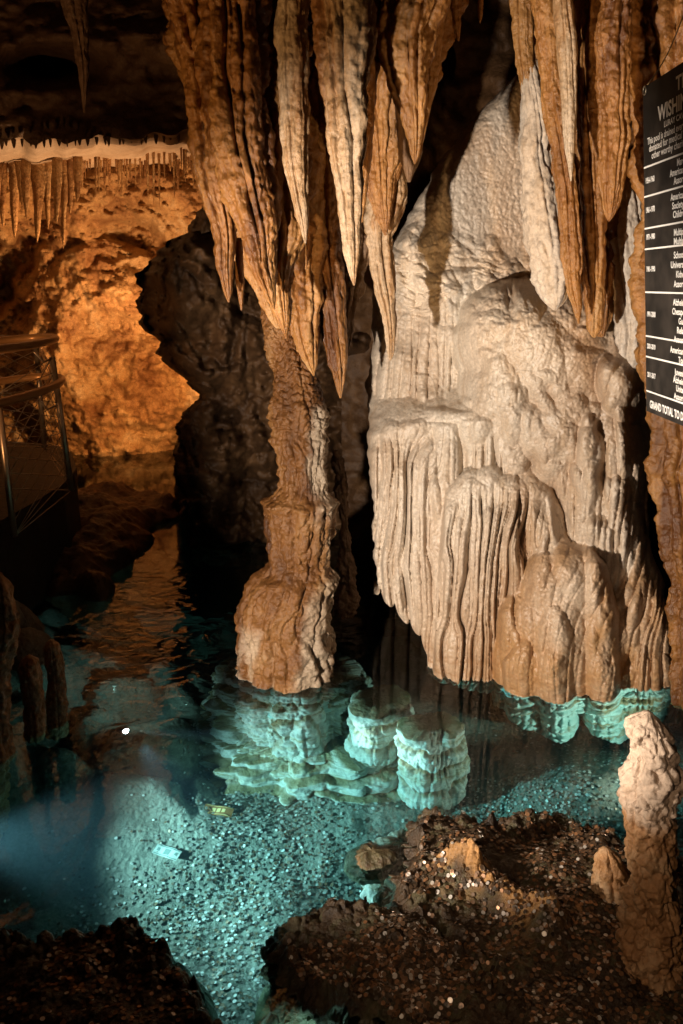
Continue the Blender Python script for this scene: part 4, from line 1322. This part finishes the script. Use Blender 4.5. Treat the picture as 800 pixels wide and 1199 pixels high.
def coin_heap(name, pos, rot, rad, mat, label, cat):
    nv = len(CV)
    V = np.einsum('kij,vj->kvi', rot, CV) * rad[:, None, None] + pos[:, None]
    quads = np.array([f for f in CF if len(f) == 4])
    tris = np.array([f for f in CF if len(f) == 3])
    off = (np.arange(len(pos)) * nv)[:, None, None]
    Q = (quads[None] + off).reshape(-1, 4)
    Tt = (tris[None] + off).reshape(-1, 3)
    me = bpy.data.meshes.new(name)
    V = np.ascontiguousarray(V.reshape(-1, 3), np.float32)
    me.vertices.add(len(V))
    me.vertices.foreach_set('co', V.ravel())
    li = np.concatenate([Q.ravel(), Tt.ravel()]).astype(np.int32)
    ls = np.concatenate([np.arange(len(Q)) * 4, len(Q) * 4 + np.arange(len(Tt)) * 3]).astype(np.int32)
    me.loops.add(len(li))
    me.loops.foreach_set('vertex_index', li)
    me.polygons.add(len(ls))
    me.polygons.foreach_set('loop_start', ls)
    me.update(calc_edges=True)
    o = link_mesh(name, me, mat, smooth=False)
    return tag(o, label, cat, None, 'stuff')


cp, cn, cw = [], [], []
for i, (fz, poly, cnt) in enumerate(((zA, PA, 1900), (zB, PB, 4200), (zC, PC, 1200))):
    p, n = sample_rock(fz, poly, cnt)
    cp.append(p)
    cn.append(n)
    cw.append(np.full(len(p), i))
cp, cn, cw = np.concatenate(cp), np.concatenate(cn), np.concatenate(cw)
rot = frames(cn)
rad = 0.88 * rng.choice([0.0095, 0.0098, 0.0106, 0.0120], len(cp), p=[0.6, 0.2, 0.12, 0.08])
cp = cp + cn * (0.003 + rng.uniform(0, 0.003, len(cp)))[:, None]
ppx, ppy = project(cp)
inv = (ppx > 2) & (ppx < 798) & (ppy < 1196)
dist = np.linalg.norm(cp - np.array([0, 0, CAM_H]), axis=1)
order = np.argsort(np.where(inv, dist, 99))
near = order[:300]
rest = order[300:]
rest = rest[(ppx[rest] > -60) & (ppx[rest] < 860)]
where = [('copper coin lying on the brown lobed rock at bottom centre', 'coins on the lobed rock'),
         ('copper coin lying on the wide brown rock below the tall rusty stalagmite', 'coins on the wide rock'),
         ('dull coin lying on the low brown rock at the bottom left', 'coins on the low rock')]
me = bpy.data.meshes.new('coin')
me.from_pydata(CV.tolist(), [], CF)
first = link_mesh('coin', me, M_penny, smooth=False)
for q, i in enumerate(near):
    o = first if q == 0 else first.copy()
    if q:
        col.objects.link(o)
    m = Matrix(rot[i].tolist()).to_4x4() @ Matrix.Diagonal((rad[i], rad[i], rad[i], 1))
    m.translation = Vector(cp[i])
    o.matrix_world = m
    tag(o, where[int(cw[i])][0], 'coin', where[int(cw[i])][1])
coin_heap('coins', cp[rest], rot[rest], rad[rest], M_penny, 'countless copper coins spread over the brown rocks', 'coins')
# coins carpeting the pool bed
x = rng.uniform(-1.9, 1.9, 21000)
y = rng.uniform(2.4, 5.3, 21000)
dens = sst(-1.5, -0.6, x + 0.3 * fbm(x * 2, y * 2, 0 * x, 90, 2)) * sst(5.2, 4.4, y + 0.2 * fbm(x * 3, y * 3, 0 * x, 91, 2))
dens = np.maximum(dens, 0.10)
k = rng.uniform(0, 1, len(x)) < dens * np.clip(0.55 + 0.75 * fbm(x * 3, y * 3, 0 * x, 92, 4), 0.05, 1)
x, y = x[k], y[k]
p = np.stack([x, y, bed_z(x, y) + 0.008 + rng.uniform(0, 0.006, len(x))], -1)
n = field_normal(bed_z, x, y) + rng.normal(0, 0.16, p.shape)
n /= np.linalg.norm(n, axis=1, keepdims=True)
coin_heap('coins', p, frames(n), rng.choice([0.0078, 0.0086, 0.0102], len(p)), M_silver, 'carpet of coins glinting on the pool bed', 'coins')

# ------------------------------------------------------------------ banknotes on the bed
def banknote(px, py, rz, w, h, paper, ink, label, brown=False):
    p = U(px, py, -1.0)
    root = empty('banknote', (p[0], p[1], float(bed_z(p[:1], p[1:2])[0]) + 0.024))
    root.rotation_euler = (R(8), 0, R(rz))

    def curved(x0, x1, y0, y1, dz, mat, name):
        gx, gy = np.meshgrid(np.linspace(x0, x1, 14), np.linspace(y0, y1, 6))
        gz = dz + 0.006 * np.sin(gx * 40) + 0.003 * np.sin(gy * 60)
        return grid_obj(name, np.stack([gx, gy, gz], -1), mat, root)
    curved(-w / 2, w / 2, -h / 2, h / 2, 0, paper, 'paper')
    curved(-w * 0.46, w * 0.46, h * 0.36, h * 0.42, 0.002, ink, 'printed_border')
    curved(-w * 0.46, w * 0.46, -h * 0.42, -h * 0.36, 0.002, ink, 'printed_border')
    if brown:
        for k in (-1, 0, 1):
            curved(k * w * 0.17 - w * 0.06, k * w * 0.17 + w * 0.06, -h * 0.2, h * 0.2, 0.002, ink, 'printed_numeral')
    else:
        curved(-w * 0.12, w * 0.12, -h * 0.28, h * 0.28, 0.002, ink, 'printed_portrait')
        for k in (-1, 1):
            curved(k * w * 0.36 - w * 0.05, k * w * 0.36 + w * 0.05, -h * 0.1, h * 0.18, 0.002, ink, 'printed_numeral')
    return tag(root, label, 'banknote')


banknote(195, 990, -22, 0.165, 0.075, plain_mat('note_paper', (0.42, 0.46, 0.43), 0.8), plain_mat('note_ink', (0.14, 0.20, 0.19), 0.8), 'pale grey banknote lying on the pool bed among coins')
banknote(256, 950, -12, 0.185, 0.070, plain_mat('brown_paper', (0.26, 0.11, 0.03), 0.8), plain_mat('tan_ink', (0.60, 0.42, 0.18), 0.8), 'brown banknote with tan print lying on the pool bed', True)

# ------------------------------------------------------------------ underwater lamps
def pool_lamp(loc, aim, label, strength):
    root = empty('pool_lamp', loc)
    root.rotation_euler = Vector(aim).to_track_quat('Z', 'Y').to_euler()
    tubes_obj('housing', [tube('h', [(0, 0, -0.09), (0, 0, -0.06), (0, 0, -0.03), (0, 0, -0.02)], [0.02, 0.034, 0.036, 0.036], None, n=20)], plain_mat('lamp_housing', (0.05, 0.05, 0.05), 0.4), root)
    tubes_obj('lens', [tube('l', [(0, 0, -0.018), (0, 0, -0.012), (0, 0, -0.008)], [0.022, 0.022, 0.014], None, n=20)], plain_mat('lamp_lens', (1, 1, 1), 0.3, 0, (0.85, 0.97, 1.0), strength), root)
    return tag(root, label, 'lamp')


pool_lamp((-1.33, 4.38, -0.150), (1.2, -0.75, 0.35), 'bright submerged lamp throwing a white beam toward the column terraces', 60)
pool_lamp((-2.32, 3.50, -0.38), (2.2, 0.75, -0.4), 'submerged lamp at the left edge lighting the coin bed', 30)

# ------------------------------------------------------------------ black sign
def make_sign():
    tl = W(753, 103, 3.2)
    bl = W(757, 481, 3.2)
    dn = bl - tl
    Hs = float(np.linalg.norm(dn))
    dn = Vector(dn / Hs)
    al = Vector((0, -1, 0))
    nrm = al.cross(-dn).normalized()
    Wd = 0.74
    root = empty('sign', tuple(tl))
    Mx = Matrix((al, -dn, nrm)).transposed().to_4x4()      # local x along, y up, z out of the face

    root.matrix_world = Matrix.Translation(Vector(tl)) @ Mx
    black, nt, b = new_mat('sign_black')
    nz = N(nt, 'ShaderNodeTexNoise', Scale=9.0, Detail=5.0)
    geo = N(nt, 'ShaderNodeNewGeometry')
    nt.links.new(geo.outputs['Position'], nz.inputs['Vector'])
    rp = ramp(nt, [(0.4, (0.012, 0.011, 0.010)), (0.7, (0.04, 0.033, 0.028))])
    nt.links.new(nz.outputs['Fac'], rp.inputs[0])
    nt.links.new(rp.outputs[0], b.inputs['Base Color'])
    b.inputs['Roughness'].default_value = 0.6
    b.inputs['Specular IOR Level'].default_value = 0.2
    white = plain_mat('sign_white', (0.82, 0.80, 0.76), 0.6)

    def box(name, x0, x1, y0, y1, z0, z1, mat, lst=None):
        V = [(x, y, z) for z in (z0, z1) for y in (y0, y1) for x in (x0, x1)]
        Q = [(0, 2, 3, 1), (4, 5, 7, 6), (0, 1, 5, 4), (2, 6, 7, 3), (0, 4, 6, 2), (1, 3, 7, 5)]
        return V, Q
    V, Q = box('b', 0, Wd, -Hs, 0, -0.012, 0, black)
    link_mesh('board', raw_mesh('board', np.array(V, float), np.array(Q)), black, root, smooth=False)

    def v_of(py):
        return float(-(tl[2] - W(755, py, 3.2)[2]) / (tl[2] - bl[2]) * Hs)
    Vs, Qs = [], []
    rules = [197, 231, 268, 292, 342, 393, 417, 457]
    for py in rules:
        v = v_of(py)
        V, Q = box('r', 0.006, Wd - 0.006, v - 0.003, v + 0.003, 0.0005, 0.002, white)
        Qs.append(np.array(Q) + 8 * len(Vs))
        Vs.append(np.array(V, float))
    link_mesh('dividing_lines', raw_mesh('rules', np.concatenate(Vs), np.concatenate(Qs)), white, root, smooth=False)
    def text(body, cxs, v, size, width=None, align='CENTER', bold=0.0, squeeze=1.0):
        cu = bpy.data.curves.new('t', 'FONT')
        cu.body = body
        cu.size = size
        cu.align_x = align
        cu.offset = bold
        cu.resolution_u = 3
        to = bpy.data.objects.new('t', cu)
        col.objects.link(to)
        bpy.context.view_layer.update()
        mt = bpy.data.meshes.new_from_object(to.evaluated_get(bpy.context.evaluated_depsgraph_get()))
        bpy.data.objects.remove(to)
        bpy.data.curves.remove(cu)
        verts, faces = [], []
        xs_ = [q.co.x for q in mt.vertices] or [0]
        f = squeeze if width is None else width / max(max(xs_) - min(xs_), 1e-4)
        for q in mt.vertices:
            verts.append((cxs + q.co.x * f, v + q.co.y, 0.0025))
        for pl in mt.polygons:
            faces.append(list(pl.vertices))
        bpy.data.meshes.remove(mt)
        ml = bpy.data.meshes.new('lettering')
        ml.from_pydata(verts, [], faces)
        link_mesh('lettering', ml, white, root, smooth=False)
    mid = 0.37
    text('THE', mid, v_of(129), 0.060, 0.135, bold=0.0015)
    text('WISHING WELL', 0.39, v_of(151), 0.066, 0.49, bold=0.0018)
    text('LURAY CAVERNS, VIRGINIA', 0.39, v_of(161), 0.026, 0.38, bold=0.0006)
    text('This pool is drained every year and all the coins are', mid, v_of(172), 0.032, 0.65, bold=0.0006)
    text('donated for medical research and to many', mid, v_of(181), 0.032, 0.62, bold=0.0006)
    text('other worthy charitable and civic causes', mid, v_of(190), 0.032, 0.57, bold=0.0006)
    rows = [('1954-1960', 216, ['March of Dimes', 'American Cancer Society', 'Assorted Charities'], 205, 9.3),
            ('1961-1970', 250, ['American Heart Society', 'Society for Crippled', 'Children and Adults'], 240, 9.5),
            ('1971-1980', 281, ['Multiple Dystrophy', 'Multiple Sclerosis'], 278, 9.5),
            ('1981-1990', 318, ['School of Medicine', 'University of Virginia', 'Kidney Research', 'Assorted Charities'], 302, 10.2),
            ('1991-2000', 370, ["Alzheimer's Disease", 'Chesapeake Education', 'Guiding Eyes', 'Relay For Life', 'Assorted Charities'], 352, 9.8),
            ('2001-2010', 407, ['American Cancer Society', 'Tourism Fund'], 403, 9.5),
            ('2011-2017', 440, ['Juvenile Diabetes', "Alzheimer's Disease", 'United Way Fund', 'Assorted Charities'], 426, 8.6)]
    for yr, yy, lines, y0, dy in rows:
        text(yr, 0.022, v_of(yy), 0.027, 0.085, 'LEFT', 0.0008)
        for i, ln in enumerate(lines):
            text(ln, 0.405, v_of(y0 + i * dy + 3), 0.031, len(ln) * 0.0135, bold=0.0008)
    text('GRAND TOTAL TO DATE', 0.045, v_of(475), 0.042, 0.38, 'LEFT', bold=0.0014)
    steel = plain_mat('wire', (0.45, 0.40, 0.32), 0.35, 0.9)
    inv = root.matrix_world.inverted()
    a = inv @ Vector(W(758, 99, 3.2))
    c = inv @ Vector(W(804, 8, 3.3))
    tubes_obj('hanging_wire', [tube('w', [tuple(a.lerp(c, t) + Vector((0, -0.03 * math.sin(math.pi * t), 0))) for t in np.linspace(0, 1, 9)], 0.0022, None, n=6)], steel, root)
    ang = np.linspace(0, 2 * np.pi, 17)[:-1]
    tubes_obj('eyelet', [tube('e', [(0.022 + 0.014 * math.cos(t), -0.012 + 0.014 * math.sin(t), 0.002) for t in ang], 0.003, None, n=6, closed=True)], steel, root)
    tag(root, 'black notice board headed THE WISHING WELL with white lettering, hanging at the right edge', 'sign')


make_sign()

# ------------------------------------------------------------------ walkway and railing at the left
M_deck = rock_mat('walkway_concrete', [(0.3, (0.025, 0.016, 0.011)), (0.6, (0.05, 0.034, 0.023))], scale=4, zs=1, bump=0.4, bscale=30, lump=18, rough=0.6)
ZD = 0.85
edge_px = [(-140, 655), (-60, 632), (0, 610), (40, 588), (75, 566), (90, 548), (84, 530), (60, 520), (-60, 512), (-160, 512)]
dk = gp(edge_px, ZD)
bot = dk.copy()
bot[:, 2] = -1.5
n = len(dk)
mid_ = dk.copy()
mid_[:, 2] = ZD - 0.10
lip = mid_.copy()
cen = dk.mean(0)
lip[:, :2] = cen[:2] + (lip[:, :2] - cen[:2]) * 0.985
low = lip.copy()
low[:, 2] = -1.5
V = np.concatenate([dk, mid_, lip, low])
F = [list(range(n))]
for k in range(3):
    for i in range(n):
        j = (i + 1) % n
        F.append([k * n + i, (k + 1) * n + i, (k + 1) * n + j, k * n + j])
me = bpy.data.meshes.new('walkway')
me.from_pydata(V.tolist(), [], F)
o = link_mesh('walkway', me, M_deck, smooth=False)
tag(o, 'dark raised concrete walkway behind the railing at the left', 'walkway')

M_rail = plain_mat('rail_metal', (0.48, 0.36, 0.25), 0.34, 0.7)
M_wood = plain_mat('handrail_bronze', (0.60, 0.31, 0.12), 0.34, 0.3)


def make_railing():
    A0, A1 = W(84, 574, 6.3), W(61, 418, 6.3)
    B0, B1 = W(17, 628, 5.55), W(-3, 462, 5.55)
    C0, C1 = W(52, 524, 7.3), W(42, 395, 7.3)
    root = empty('railing', tuple(A0))
    off = Vector(A0)

    def loc(p):
        return [tuple(Vector(q) - off) for q in p]
    for a, b_ in ((A0, A1), (B0, B1), (C0, C1)):
        tubes_obj('post', [tube('p', loc([a, a * .5 + b_ * .5, b_]), 0.024, None, n=14)], M_rail, root)
    for cx, cyy, ax, bx, Y in ((-14, 405, 59, 0.95, 6.0), (-16, 461, 65, 1.10, 5.75)):
        c = W(cx, cyy, Y)
        a = ax / F_PX * Y / 1.0
        t = np.linspace(0, 2 * np.pi, 60, endpoint=False)
        tubes_obj('handrail', [tube('h', loc(np.stack([c[0] + a * np.cos(t), c[1] + bx * np.sin(t), c[2] + 0.02 * np.cos(t)], -1)), 0.031, None, n=12, closed=True)], M_wood, root)
    for (px, py), top in (((40, 412), (61, 420)), ((46, 468), (63, 476))):
        p0, p1 = W(px, py, 6.05), W(top[0], top[1], 6.3)
        m_ = (p0 + p1) / 2 - np.array([0, 0, 0.05])
        tubes_obj('bracket', [tube('k', loc([p0, m_, p1]), 0.008, None, n=8)], M_rail, root)
    wires = []
    def cross(P0, P1, Q0, Q1, nn):
        for i in range(nn + 1):
            t = i / nn
            for d in (0.35, -0.35):
                u = min(max(t + d, 0), 1)
                a = P0 * (1 - t) + P1 * t
                b_ = Q0 * (1 - u) + Q1 * u
                wires.append(tube('w', loc([a, a * .5 + b_ * .5, b_]), 0.0035, None, n=5))
    cross(A0, A1, C0, C1, 9)
    cross(A0, A1, B0, B1, 9)
    cross(C0, C1, W(-40, 520, 7.0), W(-40, 390, 7.0), 9)
    tubes_obj('wire_mesh', wires, M_rail, root)
    tag(root, 'metal walkway railing with looped bronze handrails and wire mesh', 'railing')


make_railing()
